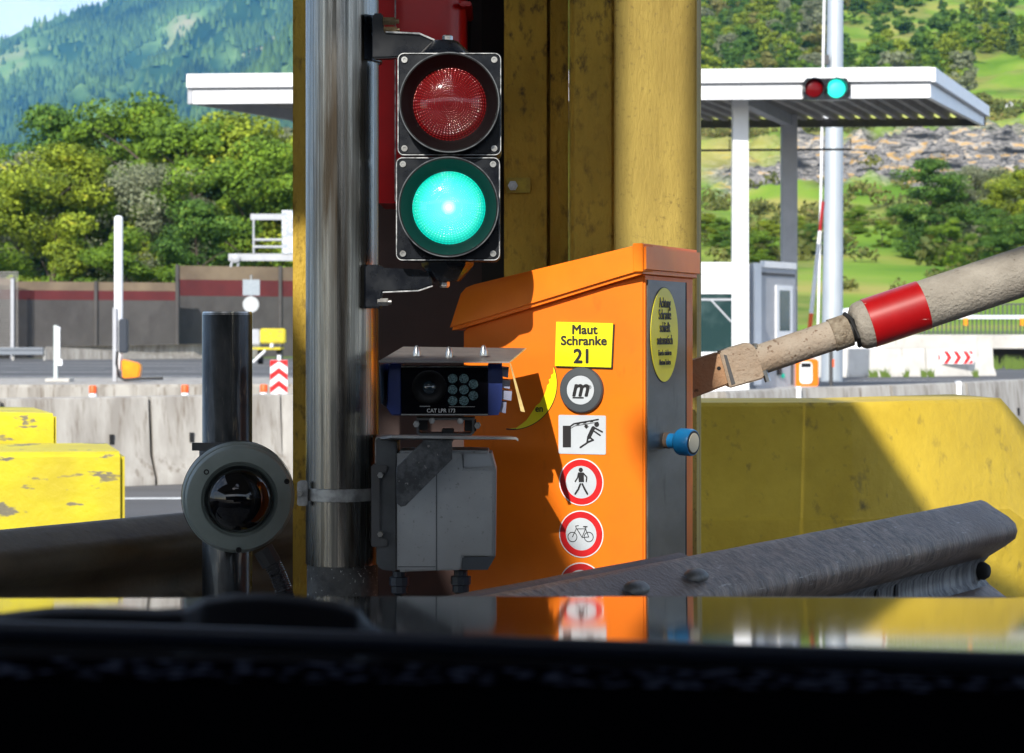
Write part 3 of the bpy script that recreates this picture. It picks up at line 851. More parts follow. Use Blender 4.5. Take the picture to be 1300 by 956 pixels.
m = MB(); pr_(pf, m, 984, 363, 1005, 432, .001, .03); dr = M('door_window', m, WHITE, t)
m = MB(); pr_(pf, m, 988, 369, 1001, 420, .03, .036); M('pane', m, GLASS, dr)
m = MB(); pr_(pf, m, 965, 348, 1008, 349, .002, .02); M('panel_joint', m, DGREY, t)
m = MB(); pr_(pf, m, 1004, 434, 1006, 488, .002, .02); M('panel_joint', m, DGREY, t)
m = MB(); pr_(pf, m, 986, 466, 990, 476, .002, .05); M('door_handle', m, BLACK, t)
m = MB(); u, v = pf.px(993, 477); pf.disc(m, u, v, .045, .002, .05); M('green_button', m, emit('green_button_lamp', (.0,.5,.35), .5), t)
# orange pay kiosk
t = T('ticket_kiosk', 'small orange ticket machine with white round front right of the booths', 'kiosk', (X(1024,45), 45.2, .22))
YK = 44.6; pl = Plane((0,YK,0),(1,0,0),(0,-1,0))
m = MB(); a_ = pl.px(1007.5, 490); b_ = pl.px(1039, 456); pl.rect(m, a_[0], b_[0], .22, b_[1], -.45, 0, .06); M('cabinet', m, ORANGE, t)
m = MB(); a_ = pl.px(1015, 487); b_ = pl.px(1031, 459); pl.rect(m, a_[0], b_[0], a_[1], b_[1], .0, .03, .08); M('front_panel', m, WHITE, t)
m = MB(); a_ = pl.px(1017, 466); b_ = pl.px(1029, 461); pl.rect(m, a_[0], b_[0], a_[1], b_[1], .03, .05); M('screen', m, BLACK, t)
t = T('bollard', 'slim black post with red mark beside the ticket machine', 'post', (X(1055,47), 47, .004))
m = MB(); m.cyl((X(1055,47),47,.004), (X(1055,47),47,Z(436,47)), .045, n=14); M('shaft', m, DGREY, t)
m = MB(); m.box(X(1056.5,47), X(1058.5,47), 46.93, 46.99, Z(466,47), Z(456,47)); M('reflector', m, CONER, t)
# far raised boom
t = T('raised_boom', 'slim red and white boom raised almost upright beside the mast', 'boom', (X(1024,52), 52, .2))
pa, pb_ = P(1027, 425, 52), P(1045, 256, 52)
for k, (f0, f1, mt) in enumerate(((-.3,.16,CONER),(.16,.52,WHITE),(.52,.78,WHITE),(.78,1.0,BOOMRED))):
    m = MB(); m.cyl(pa.lerp(pb_, f0), pa.lerp(pb_, f1), .055-k*.004, n=14); M('boom_section', m, mt, t, label='red boom section' if mt is not WHITE else None)
# mast
t = T('light_mast', 'tall tapered galvanised mast with cable, rising behind the canopy', 'mast', (X(1056,58), 58, .0))
xb = X(1056,58)
m = MB(); m.cyl((xb,58,0), (X(1062,58),58,14), .30, .185, n=32); M('shaft', m, POLEGAL, t)
m = MB(); m.tube([(X(1037,57.7),57.7,0),(X(1042,57.7),57.7,5),(X(1046,57.7),57.7,10),(X(1049,57.7),57.7,14)], .035, 8); M('cable_conduit', m, WHITE, t)
m = MB(); m.box(X(1047,57.7), X(1052,57.7), 57.62, 57.8, Z(82,57.7), Z(70,57.7)); M('junction', m, DGREY, t)

# ================================================================== concrete barriers
def jersey(a_, b_, h, label, group, name='concrete_barrier', holes=True, mt=CONC, z0=0.0):
    a_, b_ = Vector((*a_, z0)), Vector((*b_, z0)); L_ = (b_-a_).length; d_ = (b_-a_)/L_; n_ = Vector((d_.y, -d_.x, 0))
    c_ = (a_+b_)/2
    t_ = T(name, label, 'barrier', c_, group)
    pr = [(.30,0),(.30,.07),(.17,.27),(.115,h-.02),(.10,h),(-.10,h),(-.115,h-.02),(-.17,.27),(-.30,.07),(-.30,0)]
    m_ = MB(); m_.loft([[p0+n_*u_+up*v_ for u_, v_ in pr] for p0 in (a_+d_*.02, b_-d_*.02)], True)
    m_.bm.faces.new([m_.bm.verts.new(p0) for p0 in [a_+d_*.02+n_*u_+up*v_ for u_, v_ in pr]]); m_.bm.faces.new([m_.bm.verts.new(p0) for p0 in [b_-d_*.02+n_*u_+up*v_ for u_, v_ in pr[::-1]]])
    bmesh.ops.remove_doubles(m_.bm, verts=m_.bm.verts[:], dist=1e-5)
    M('wall', m_, mt, t_)
    if holes:
        for f in (.3, .72):
            m_ = MB(); q_ = a_.lerp(b_, f)+n_*.155+up*.42; m_.obox(q_, d_*.02, up*.045, n_*.012); M('lifting_slot', m_, MATTE, t_)
    return t_
cp_ = []
for px, yt in ((-120,507.5),(0,506),(185,503),(352,500.5),(520,499),(700,498),(850,497.5),(908,497),(1012,492.3),(1120,489),(1215,485.5),(1300,481.5),(1420,478)):
    Y = .6*FPX/(yt-HOR); cp_.append((X(px,Y), Y))
names = ['leftmost concrete barrier segment, cut by the left edge of the view', 'concrete barrier segment behind the yellow blocks at the left', 'concrete barrier segment with two slots left of the dark tube', 'concrete barrier segment between the dark tube and yellow post',
 'concrete barrier segment hidden behind the steel pole', 'concrete barrier segment hidden behind the orange cabinet', 'concrete barrier segment just behind the yellow column', 'concrete barrier segment under the boom hub','concrete barrier segment beyond the yellow barrier below the boom coupler','concrete barrier segment beyond the yellow barrier below the chevron sign','concrete barrier segment with white strip near the right edge','concrete barrier segment leaving the right edge of the view']
for (a_, b_), lb in zip(zip(cp_, cp_[1:]), names):
    tj = jersey(a_, b_, .80, lb, 'concrete barriers along the lane')
for px in (1010, 1212):
    yt = interp(((908,497),(1012,492.3),(1120,489),(1215,485.5),(1300,481.5)), px); Y = .6*FPX/(yt-HOR)
    t = T('marker_strip', 'white upright marker strip on the barrier '+('under the boom coupler' if px < 1100 else 'below the chevron sign'), 'marker', (X(px,Y), Y-.16, .25))
    m = MB(); m.box(X(px-3,Y), X(px+3,Y), Y-.24, Y-.14, .3, .82); M('strip', m, WHITE, t)
# far pale barriers with chevron sign
fa = [(X(960,62), 62), (X(1062,63.5), 63.5), (X(1172,64.5), 64.5), (X(1258,65.5), 65.5)]
for (a_, b_), lb in zip(zip(fa, fa[1:]), ('pale far concrete barrier mostly hidden by the booths', 'pale far concrete barrier below the red boom band', 'pale far concrete barrier carrying the red chevron sign')):
    jersey(a_, b_, .86, lb, 'far pale barriers', holes=False, mt=CONC2)
t = T('chevron_sign', 'red and white arrow sign on the far pale barrier at the right', 'sign', (X(1213,64.7), 64.7, .4))
pl = Plane((0,64.55,0),(1,0,0),(0,-1,0))
m = MB(); pr_(pl, m, 1191, 445.5, 1236, 462, 0, .02); M('board', m, WHITE, t)
m = MB()
for k in range(4):
    x0 = 1191+k*12-(0 if k else 0)
    if k == 0: q = [(1191.3,448),(1194,454),(1191.3,460)]
    else:
        x0 = 1185.5+k*12.2
        q = [(x0,446),(x0+5.2,446),(x0+10.5,453.8),(x0+5.2,461.6),(x0,461.6),(x0+5,453.8)]
    pl.poly(m, [pl.px(*p_) for p_ in q][::-1], .02, .026)
for q in ([(1229,446),(1234,446),(1235.5,449),(1232.5,450)], [(1229,461.6),(1234,461.6),(1235.5,458),(1232.5,457.5)]): pl.poly(m, [pl.px(*p_) for p_ in q][::-1], .02, .026)
M('red_chevrons', m, SIGNR, t)

# ---- bridge with railing at the right
t = T('bridge', 'low concrete bridge deck at the right edge behind the far barrier', 'bridge', (X(1300,84), 84, 0))
m = MB(); m.box(X(1118,82), X(1600,82), 82, 88, Z(443,82), Z(425,82)); m.bevel(.03, 1); M('deck', m, CONC2, t)
m = MB(); m.box(X(1118,82), X(1600,82), 84, 87, 0, Z(443,82)); M('underdeck_shade', m, DGREY, t)  # dark grey box painted as the shade in the void under the deck
t = T('bridge_railing', 'dark upright-bar railing with pale top rail on the bridge deck', 'railing', (X(1300,82.3), 82.3, Z(425,82)))
m = MB(); z0, z1 = Z(425,82), Z(385,82)
m.box(X(1118,82.2), X(1600,82.2), 82.2, 82.28, z1-.06, z1)
m.box(X(1118,82.2), X(1600,82.2), 82.2, 82.26, z0+.08, z0+.12); M('rail', m, DGREY, t)
m = MB(); k = 0
xx = X(1118,82.2)
while xx < X(1600,82.2): m.box(xx, xx+.05, 82.21, 82.25, z0, z1-.05); xx += .17
M('bars', m, DGREY, t)
m = MB(); m.box(X(1118,82.1), X(1600,82.1), 82.08, 82.14, Z(405,82), Z(400,82)); M('handrail', m, mat('pale_handrail', (.55,.57,.62), rough=.4), t)
m = MB()
for px in (1226, 1298): m.box(X(px-2.5,82), X(px+2.5,82), 82.0, 82.07, Z(413,82), Z(404,82))
M('reflector', m, LAMPO, t)
m = MB()
for k in range(60):
    p_ = Vector((X(1245+k*2.2,78), 76+rt.random()*5, .0)); 
    for j in range(8):
        a_ = rt.random()*6.28; e_ = p_+Vector((rt.uniform(-.3,.3), rt.uniform(-.3,.3), 0)); m.poly([e_, e_+Vector((.06,0,0)), e_+Vector((rt.uniform(-.1,.1), 0, rt.uniform(.2,.55)))])
o = M('verge_grass', m, GRASSG); tag(o, kind='stuff'); o['label'] = 'tuft of grass in front of the bridge at the right edge'; o['category'] = 'grass'
m = MB()
for px, w in ((1108,9),(1123,10),(1172,3),(1182,4),(1150,3),(1020,6),(1238,4)):
    for j in range(26):
        e_ = Vector((X(px+rt.uniform(-w/2,w/2),63.2), 63.3+rt.uniform(-.2,.1), .0)); m.poly([e_, e_+Vector((.07,0,0)), e_+Vector((rt.uniform(-.12,.12), 0, rt.uniform(.08,.32)))])
o = M('weeds', m, GRASSG); tag(o, kind='stuff'); o['label'] = 'weeds growing at the foot of the far pale barriers'; o['category'] = 'weeds'

# ---- white van behind the boom
t = T('parked_van', 'white van half hidden behind the boom coupler near the mast', 'van', (X(1092,74), 75, 0))
YV = 73.0
m = MB(); x0, x1 = X(1064,YV), X(1122,YV)
m.prism([(x0,YV,.35),(x1,YV,.35),(x1,YV,1.35),(x1-.12,YV,Z(396,YV)),(x1-.3,YV,Z(391,YV)),(x0+.3,YV,Z(391,YV)),(x0+.12,YV,Z(396,YV)),(x0,YV,1.35)], (.3,4.2,0)); m.bevel(.06, 2, .5); M('body', m, WHITE, t)
pl = Plane((0,YV,0),(1,0,0),(0,-1,0))
m = MB(); pr_(pl, m, 1068, 398, 1118, 416, 0, .02); M('rear_window', m, GLASS, t)
m = MB(); pr_(pl, m, 1066, 447, 1120, 455, 0, .08); M('bumper', m, DGREY, t)
for px in (1067, 1116):
    m = MB(); pr_(pl, m, px, 420, px+3.5, 432, 0, .03); M('tail_lamp', m, BOOMRED, t)
for dx in (.12, 1.35):
    for dy in (.6, 3.2):
        m = MB(); m.cyl((x0+dx,YV+dy,.33), (x0+dx+.2,YV+dy,.33), .33, n=24); wh = M('wheel', m, RUBBER, t)
        m = MB(); m.cyl((x0+dx-.005,YV+dy,.33), (x0+dx+.205,YV+dy,.33), .19, n=20); M('rim', m, SILVER, wh)

# ================================================================== left background
# noise wall
def nwall(pts, label, yt, yr0, yr1, yb, corr=False):
    t_ = T('noise_wall', label, 'wall', (*((Vector(pts[0])+Vector(pts[1]))/2), 0))
    (xa, ya), (xb_, yb_) = pts
    m_ = MB()
    def band(z0, z1, off, mt, nm):
        m2 = MB(); m2.prism([(xa,ya-off,z0),(xb_,yb_-off,z0),(xb_,yb_-off,z1),(xa,ya-off,z1)], (0,.3+off,0)); M(nm, m2, mt, t_)
    Ym = (ya+yb_)/2
    band(0, Z(yr1,Ym), 0, WALLG, 'panel'); band(Z(yr1,Ym), Z(yr0,Ym), .003, WALLR, 'red_band'); band(Z(yr0,Ym), Z(yt,Ym), 0, WALLT, 'top_band')
    n_ = max(2, int((xb_-xa)/4)); 
    for k in range(n_+1):
        f = k/n_; x_ = xa+(xb_-xa)*f; y_ = ya+(yb_-ya)*f; m2 = MB(); m2.box(x_-.08, x_+.08, y_-.12, y_+.3, 0, Z(yt,Ym)+.05); M('post', m2, GREYW if k == n_-int(n_*.0)-99 else WALLG, t_)
    return t_
nwall(((X(-250,106),106),(X(16,107),107)), 'ribbed noise wall panel run at the left edge with red band', 353, 367, 380, 440)
t = nwall(((X(16,107),107),(X(225,110),110)), 'long grey noise wall with dark red band under the feathery tree', 358, 369, 381, 440)
m = MB()
for k in range(34): zz = .2+k*.125; m.box(X(-250,106), X(30,107), 105.8, 105.86, zz, zz+.05)
o_ = M('ribbing', m, mat('pale_wall_rib', (.24,.23,.22), rough=.8), t)
m = MB(); m.box(X(14,105.7), X(18,105.7), 105.6, 105.75, 0, Z(354,106)); M('edge_post', m, GREYW, t)
nwall(((X(225,112),112),(X(600,120),120)), 'noise wall stepping up behind the road signs with dark red band', 340, 357, 377, 440)
nwall(((X(960,118),118),(X(1480,122),122)), 'low noise wall with dark red band behind the mast', 376, 376.5, 386, 420)
# low concrete walls and rail in front
t = T('retaining_wall', 'long low pale concrete wall at the foot of the noise wall', 'wall', (X(165,103), 103, 0))
m = MB(); m.prism([(X(58,101),101,0),(X(245,105),105,0),(X(330,110),110,0),(X(330,110),110,Z(437,110)),(X(245,105),105,Z(437,105)),(X(58,101),101,Z(440,101))], (0,.5,0)); M('wall', m, CONC, t)
t = T('guard_rail', 'short grey guard rail at the left edge before the noise wall', 'guard rail', (X(20,99), 99, 0))
rows_ = Z(441,98.5)
m = MB(); m.box(X(-150,98), X(57,99), 98.6, 98.7, rows_-.12, rows_); m.box(X(-150,98), X(57,99), 98.6, 98.7, rows_-.34, rows_-.22); m.box(X(-150,98), X(57,99), 98.66, 98.72, rows_-.30, rows_-.05); M('beam', m, mat('blue_grey_rail', (.16,.18,.21), rough=.5, metal=.4), t)
for px in (-80,-30,15,55):
    m = MB(); m.box(X(px,98.8), X(px,98.8)+.12, 98.75, 98.9, 0, rows_-.05); M('post', m, GALV, t)
# raised white boom with orange lamp
YM = 33.0; MZ = .604
t = T('raised_boom', 'white boom raised upright on the median at the left with orange lamp box', 'boom', (X(150,YM), YM, MZ))
m = MB(); m.cyl(P(150.5,470,YM), P(150.5,277,YM), .068, n=20); m.lathe(P(150.5,277,YM), (0,0,1), [(.068,0),(.05,.03),(0,.045)], 20, False); M('boom', m, WHITE, t)
m = MB(); m.box(X(143.5,YM-.1), X(148.2,YM-.1), YM-.13, YM-.07, MZ, Z(391,YM)); M('post', m, GREYW, t)
m = MB(); m.box(X(151,YM-.12), X(162,YM-.12), YM-.15, YM-.02, Z(448,YM), Z(405,YM)); m.bevel(.015, 2); M('pad', m, mat('dark_blue_pad', (.012,.02,.035), rough=.5), t)
m = MB(); pl = Plane((0,YM-.15,0),(1,0,0),(0,-1,0)); pl.poly(m, [pl.px(*p_) for p_ in ((154,456),(176,461),(178,466),(176,480),(155,483))][::-1], -.22, 0); m.bevel(.02, 2, .5); M('lamp_box', m, LAMPO, t)
m = MB(); m.tube([P(149,446,YM-.2), P(148,462,YM-.2), P(151,478,YM-.2), P(158,482,YM-.2), P(180,480.5,YM-.2), P(207,480,YM-.2)], .022, 8); M('hose', m, RUBBER, t)
# small grey post with latch
t = T('latch_post', 'slim pale grey post with white latch arm on the median at the left', 'post', (X(70,YM), YM, MZ))
m = MB(); m.box(X(68,YM), X(72.6,YM), YM, YM+.06, MZ, Z(413,YM)); M('shaft', m, mat('pale_green_grey', (.45,.50,.50), rough=.5), t)
m = MB(); m.box(X(73,YM), X(76,YM), YM-.02, YM+.03, Z(463,YM), Z(418,YM)); m.box(X(74,YM), X(79.5,YM), YM-.03, YM+.0, Z(464,YM), Z(456,YM)); m.lathe(P(74.5,417,YM), (0,0,1), [(.03,-.03),(.03,.02),(0,.03)], 12); M('latch_arm', m, WHITE, t)
m = MB(); m.box(X(60,YM), X(90,YM), YM-.15, YM+.25, MZ, MZ+.05); M('base_plate', m, CONC2, t)
# delineators
first = None
for i, (px, yt, lb) in enumerate(((118,489.5,'orange and white post standing left of the white raised boom'),(235,488.5,'orange and white post standing midway between the white boom and dark tube'),(335,488,'orange and white post just left of the red chevron board'))):
    Y = 27.5
    t = T('delineator_post', lb, 'delineator', (X(px,Y), Y, 0), 'orange and white posts behind the barrier')
    h = Z(yt, Y); r_ = .05
    for k, (a_, b_, mt) in enumerate(((.10,h-.20,CONER),(h-.20,h-.10,WHITE),(h-.10,h,CONER))):
        m = MB(); m.lathe((X(px,Y),Y,a_), (0,0,1), [(r_,0),(r_,b_-a_-.015),(r_*.8,b_-a_)], 20); M('sleeve', m, mt, t, label='white sleeve band' if mt is WHITE else None)
    m = MB(); m.lathe((X(px,Y),Y,0.004), (0,0,1), [(.14,0),(.13,.05),(.06,.10)], 20); M('rubber_foot', m, RUBBER, t)
# chevron board
t = T('chevron_board', 'upright red and white chevron board between the dark tube and yellow post', 'sign', (X(354,30), 30, 0))
YQ = 29.5; pl = Plane((0,YQ,0),(1,0,0),(0,-1,0))
m = MB(); pr_(pl, m, 343, 457, 365, 520, -.03, 0); M('board', m, WHITE, t)
m = MB()
for k in range(4):
    y0 = 447+k*16.2
    q = [(343,y0+12),(354,y0+3.5),(365,y0+12),(365,y0+19.5),(354,y0+11),(343,y0+19.5)]
    q = [(x_, max(457.2, y_)) for x_, y_ in q]
    if k == 0: q = [(343,457.2),(365,457.2),(365,466),(354,458.5),(343,466)]
    pl.poly(m, [pl.px(*p_) for p_ in q][::-1], 0, .006)
M('red_chevrons', m, SIGNR, t)
m = MB(); m.box(X(352,YQ), X(356,YQ), YQ+.03, YQ+.08, 0, Z(453,YQ)); M('post', m, GALV, t)
m = MB(); m.cyl((X(354,YQ),YQ+.05,Z(457,YQ)), (X(354,YQ),YQ+.05,Z(451,YQ)), .03, n=12); M('post_cap', m, WHITE, t)
# yellow roadworks trailer
YT_ = 88.0
t = T('roadworks_trailer', 'yellow warning trailer with raised panel on the road behind the dark tube', 'trailer', (X(340,YT_), YT_, 0))
m = MB(); m.box(X(330,YT_), X(362,YT_), YT_, YT_+.5, Z(436,YT_), Z(417,YT_)); m.bevel(.05, 2); pn = M('yellow_panel', m, YBAR2, t)
m = MB(); m.box(X(318,YT_), X(329.5,YT_), YT_+.1, YT_+.5, Z(438,YT_), Z(418,YT_)); m.bevel(.04, 2); M('silver_panel', m, GREYW, t)
m = MB(); m.box(X(320,YT_), X(356,YT_), YT_, YT_+1.4, Z(444,YT_), Z(441,YT_)); M('chassis', m, YBAR2, t)
m = MB(); m.cyl(P(321,460,YT_), P(337,445,YT_), .06, n=8); m.cyl(P(345,441,YT_), P(345,436,YT_), .08, n=8); M('drawbar', m, WHITE, t)
for dx in (326, 350):
    m = MB(); m.cyl((X(dx,YT_),YT_+.5,.3), (X(dx,YT_)+.2,YT_+.5,.3), .3, n=20); wh = M('wheel', m, RUBBER, t)
m = MB(); m.box(X(332,YT_), X(336,YT_), YT_+.3, YT_+.45, .3, Z(443,YT_)); M('leg', m, DGREY, t)
# signs seen from behind
YG = 104
t = T('road_sign', 'square and round road signs seen from behind on one post before the noise wall', 'sign', (X(319,YG), YG, 0))
m = MB(); m.cyl((X(319,YG),YG,0), (X(319,YG),YG,Z(349,YG)), .06, n=12); M('post', m, GALV, t)
BACK = mat('sign_back_grey', (.30,.34,.38), (.24,.28,.32), rough=.5, metal=.2)
m = MB(); m.box(X(308.5,YG), X(330,YG), YG-.10, YG-.07, Z(375,YG), Z(355,YG)); M('square_plate', m, BACK, t)
m = MB(); m.lathe(P(318.5,386.5,YG-.07), (0,-1,0), [(.40,0),(.40,.03)], 32); M('round_plate', m, mat('sign_back_pale', (.42,.44,.46), rough=.5), t)
# sign gantry
YH = 98
t = T('sign_gantry', 'grey steel sign gantry with rails reaching out behind the yellow post', 'gantry', (X(450,YH), YH, 0))
m = MB(); m.box(X(290,YH), X(520,YH), YH, YH+.4, Z(331,YH), Z(322,YH)); m.box(X(318,YH), X(520,YH), YH, YH+.3, Z(279,YH), Z(271.5,YH)); M('beam', m, GREYW, t)
m = MB(); m.box(X(358,YH), X(374,YH), YH-.06, YH, Z(322,YH), Z(267,YH)); m.box(X(358,YH)+.9, X(520,YH), YH-.05, YH, Z(322,YH), Z(267,YH)); M('sign_panel', m, mat('perforated_panel', (.55,.58,.62), (.30,.33,.38), rough=.6, scale=9, lo=.45, hi=.55), t)
m = MB(); 
for yy in (304.5, 313.5): m.cyl(P(322,yy,YH), P(520,yy,YH), .06, n=8)
for px in (322,): m.cyl(P(px,322,YH), P(px,279,YH), .05, n=8)
M('handrail', m, GREYW, t)
m = MB(); m.cyl(P(295,331,YH), P(293,339,YH), .06, n=8); m.cyl(P(303,331,YH), P(302,338,YH), .06, n=8); m.lathe(P(299,328,YH-.1), (0,-1,0), [(.22,0),(.22,.05),(.1,.12)], 14); M('camera_arm', m, GREYW, t)
m = MB(); m.box(X(480,YH), X(500,YH), YH, YH+.5, 0, Z(267,YH)); M('column', m, GREYW, t)
# white house speck on the mountain and near quarry
t = T('house', 'tiny white house on the meadow right of the canopy end', 'house', hill_pos(1281, 335))
p_ = hill_pos(1281, 335)
m = MB(); m.box(p_.x-.6, p_.x+.6, p_.y-.5, p_.y+.5, p_.z-.3, p_.z+.7); M('wall', m, WHITE, t)
m = MB(); m.prism([(p_.x-.7,p_.y-.6,p_.z+.7),(p_.x+.7,p_.y-.6,p_.z+.7),(p_.x,p_.y-.6,p_.z+1.2)], (0,1.2,0)); M('roof', m, GREYW, t)

# ---- the air
m = MB(); m.box(-7400, 7400, -300, 7100, -1, 1250)
hzm = bpy.data.materials.new('haze_air'); hzm.use_nodes = True
tt = hzm.node_tree; tt.nodes.remove(tt.nodes['Principled BSDF'])
pv = tt.nodes.new('ShaderNodeVolumePrincipled'); pv.inputs['Color'].default_value = (.10,.44,1.0,1); pv.inputs['Density'].default_value = 0.72e-4
tt.links.new(pv.outputs[0], tt.nodes['Material Output'].inputs['Volume'])
HAZE = M('haze', m, hzm); tag(HAZE, kind='stuff'); HAZE['label'] = 'thin blue haze in the air over the valley'; HAZE['category'] = 'haze'

# ================================================================== unseen roof added over the lane, its openings cut to place sun and shade
t = T('lane_shade_roof', 'flat sheet roof added above the view, with openings cut to place sun and shade', 'roof', (-2, 1.5, 5.0))
from mathutils.geometry import tessellate_polygon
outer = [(-11,-9),(7,-9),(7,6.5),(-3.2,6.5),(-3.2,1.55),(-11,1.55)]
holes = [[(-2.20,-2.10),(-2.20,-.95),(-1.40,-.95),(-1.40,-2.10),(-1.60,-2.10),(-1.60,-2.62),(-1.84,-2.62),(-1.84,-2.10)],
         [(-.67,-.35),(-.92,.95),(-.31,.95),(.16,-.35)],
         [(-1.45,-.85),(-1.31,-.85),(-.92,.45),(-1.06,.45)],
         [(-1.36,-1.65),(-1.36,-.96),(.05,-.96),(.05,-1.65)]]  # openings shaped so sun reaches the cabinet, barrier, column and boom
loops = [[Vector((x, y, 5.0)) for x, y in lp] for lp in [outer]+holes]
flat = [p for lp in loops for p in lp]
m = MB(); lo_v = [m.bm.verts.new(p) for p in flat]; hi_v = [m.bm.verts.new(p+Vector((0,0,.05))) for p in flat]
for a, b, c in tessellate_polygon(loops):
    m.bm.faces.new([lo_v[a], lo_v[b], lo_v[c]]); m.bm.faces.new([hi_v[c], hi_v[b], hi_v[a]])
k0 = 0
for lp in loops:
    n_ = len(lp)
    for k in range(n_): m.bm.faces.new([lo_v[k0+k], lo_v[k0+(k+1) % n_], hi_v[k0+(k+1) % n_], hi_v[k0+k]])
    k0 += n_
M('roof_sheet', m, mat('roof_metal', (.50,.49,.46), (.42,.41,.38), rough=.9, scale=1), t)
for y_ in (-7, -4, 4.6):
    m = MB(); m.box(-11, 7, y_, y_+.15, 4.72, 4.995); M('beam', m, DGREY, t)
# unseen building added behind the car to darken what shiny surfaces reflect
t = T('reflection_building', 'long grey building added behind the car, unseen, to darken reflections', 'building', (0, -32, 0))
m = MB(); m.box(-26, 22, -38, -32, 0, 7); M('wall', m, WALLG, t)
m = MB(); m.box(-27, 23, -39, -31.5, 7.0, 7.3); M('roof', m, DGREY, t)
for k in range(10):
    f = MB(); f.box(-24+k*4.6, -21.6+k*4.6, -31.99, -31.93, 2.6, 4.4); M('window', f, GLASS, t)
# ================================================================== foreground toll island
AX = Vector((.375, .927, 0)); AR = Vector((.927, -.375, 0))      # the lane runs along AX
# ---- yellow column behind the cabinet
t = T('yellow_column', 'wide weathered yellow-brown column with stepped faces behind the orange barrier cabinet', 'column', (.35, 5.1, .15))
def vprism(pts, z0, z1):
    m = MB(); m.prism([(x, y, z0) for x, y in pts], (0, 0, z1-z0)); return m
q = [(X(640,5.0),5.0),(X(694,5.0),5.0),(X(694.5,5.05),5.05),(X(698,5.05),5.05),(X(698.5,5.01),5.01),(X(722,5.01),5.01),(X(722,5.6),5.6),(X(640,5.6),5.6)]
m = vprism(q, .15, 5.2)
M('flange', m, YCOL, t)
q = [(X(722.3,4.93),4.93),(X(726,4.91),4.91),(X(779.6,4.90),4.90),(X(779.6,5.55),5.55),(X(722.3,5.6),5.6)]
m = vprism(q, .15, 5.2); m.bevel(.006, 2)
M('web_face', m, YCOL, t)
q = [(X(779.9,4.885),4.885),(X(884.5,4.95),4.95),(X(884.5,4.95)+.06,5.5),(X(779.9,4.885)+.02,5.5)]
m = vprism(q, .15, 5.2); m.bevel(.004, 2)
M('broad_face', m, YCOL2, t)
pl = Plane((0,4.995,0),(1,0,0),(0,-1,0))
def px_rect(pl, mb, x0, y0, x1, y1, d0, d1, rad=0):
    a = pl.px(x0, y1); b = pl.px(x1, y0)
    pl.rect(mb, a[0], b[0], a[1], b[1], d0, d1, rad)
def px_poly(pl, mb, pts, d0, d1):
    pl.poly(mb, [pl.px(*p) for p in pts], d0, d1)
m = MB(); px_rect(pl, m, 643, 226, 673, 245, 0, .006, .002)
b = M('lug_plate', m, mat('lug_yellow', (.42,.33,.03), (.25,.18,.02), rough=.6, scale=40), t)
m = MB(); u, v = pl.px(651, 236); pl.disc(m, u, v, .012, .006, .014, n=6); pl.disc(m, u, v, .006, .014, .018)
M('bolt', m, SILVER, b)
# ---- yellow post on the left
t = T('yellow_post', 'narrow yellow-brown post half hidden behind the stainless steel pole', 'post', (X(386,4.5),4.6,.15))
m = MB(); m.box(X(371.5,4.5), X(399,4.5), 4.5, 4.62, .15, 5.2); m.bevel(.004)
M('shaft', m, YCOL, t)
m = MB(); m.box(X(371.5,4.5)-.06, X(399,4.5)+.06, 4.44, 4.68, .15, .17); M('base_plate', m, YCOL, t)
# ---- dark brown steel wall between the columns
t = T('booth_wall', 'dark brown steel booth wall between the yellow post and yellow column', 'wall', (-.2, 5.3, .15))
m = MB(); m.box(X(400,5.25), X(650,5.25), 5.25, 5.35, .15, 5.2); M('panel', m, BROWN, t)
m = MB(); m.box(X(612,5.2), X(640,5.2), 5.14, 5.25, .15, 5.2); m.box(X(592,5.2), X(597,5.2), 5.18, 5.25, 2.0, 5.2); M('dark_gap_strips', m, MATTE, t)  # matte black strips filling the dark gap beside the column
# ---- red housing
m = MB(); xa, xb = X(484,5.0), X(592,5.0)
prof = []
for k in range(7):
    a = R(90*k/6); prof.append((xb-.05+.05*math.sin(a), 4.9+.05-.05*math.cos(a)))
prof = [(xa, 4.9)]+prof+[(xb, 5.14), (xa, 5.14)]
m.prism([(x, y, Z(258,4.9)) for x, y in prof], (0, 0, 2.2))
t = T('red_cabinet', 'glossy red metal cabinet hung on the brown wall behind the traffic light', 'cabinet', (X(538,5.0),5.0,Z(258,4.9)))
M('casing', m, REDP, t)
m = MB(); m.box(X(583,4.88), X(592,4.88)+.012, 4.885, 5.13, Z(7,4.88), Z(1,4.88)); m.bevel(.003); M('rim', m, REDP, t)
m = MB(); m.box(X(501,4.89), X(502.5,4.89), 4.888, 4.9, Z(256,4.9), 3.9); M('seam_strip', m, PALE_EDGE, t)
# ---- stainless pole
PC = Vector((X(434.5,4.05), 4.05, .15)); PR = .0700
t = T('steel_pole', 'thick brushed stainless steel pole carrying the traffic light and the camera', 'pole', PC)
m = MB(); m.cyl(PC+Vector((0,0,Z(719,4.0)-.15)), PC+Vector((0,0,4.4)), PR, n=64); M('tube', m, STEEL, t)
m = MB(); m.cyl(PC, PC+Vector((0,0,Z(718,4.0)-.15)), PR-.002, n=64); M('sleeve', m, SLEEVE, t)
m = MB(); m.lathe((PC.x, PC.y, Z(638,3.98)), (0,0,1), [(PR+.001,0),(PR+.004,.001),(PR+.004,.024),(PR+.001,.025)], 64, False, False)
zc = Z(630,3.98)
m.box(PC.x+PR-.01, PC.x+PR+.03, 3.99, 3.998, zc-.012, zc+.012)
cl = M('clamp_band', m, GALV, t)
m = MB()
m.box(PC.x-PR-.012, PC.x-PR+.008, 4.0, 4.012, zc-.020, zc+.026); m.box(PC.x-PR-.012, PC.x-PR+.008, 4.03, 4.042, zc-.020, zc+.026); m.bevel(.002)
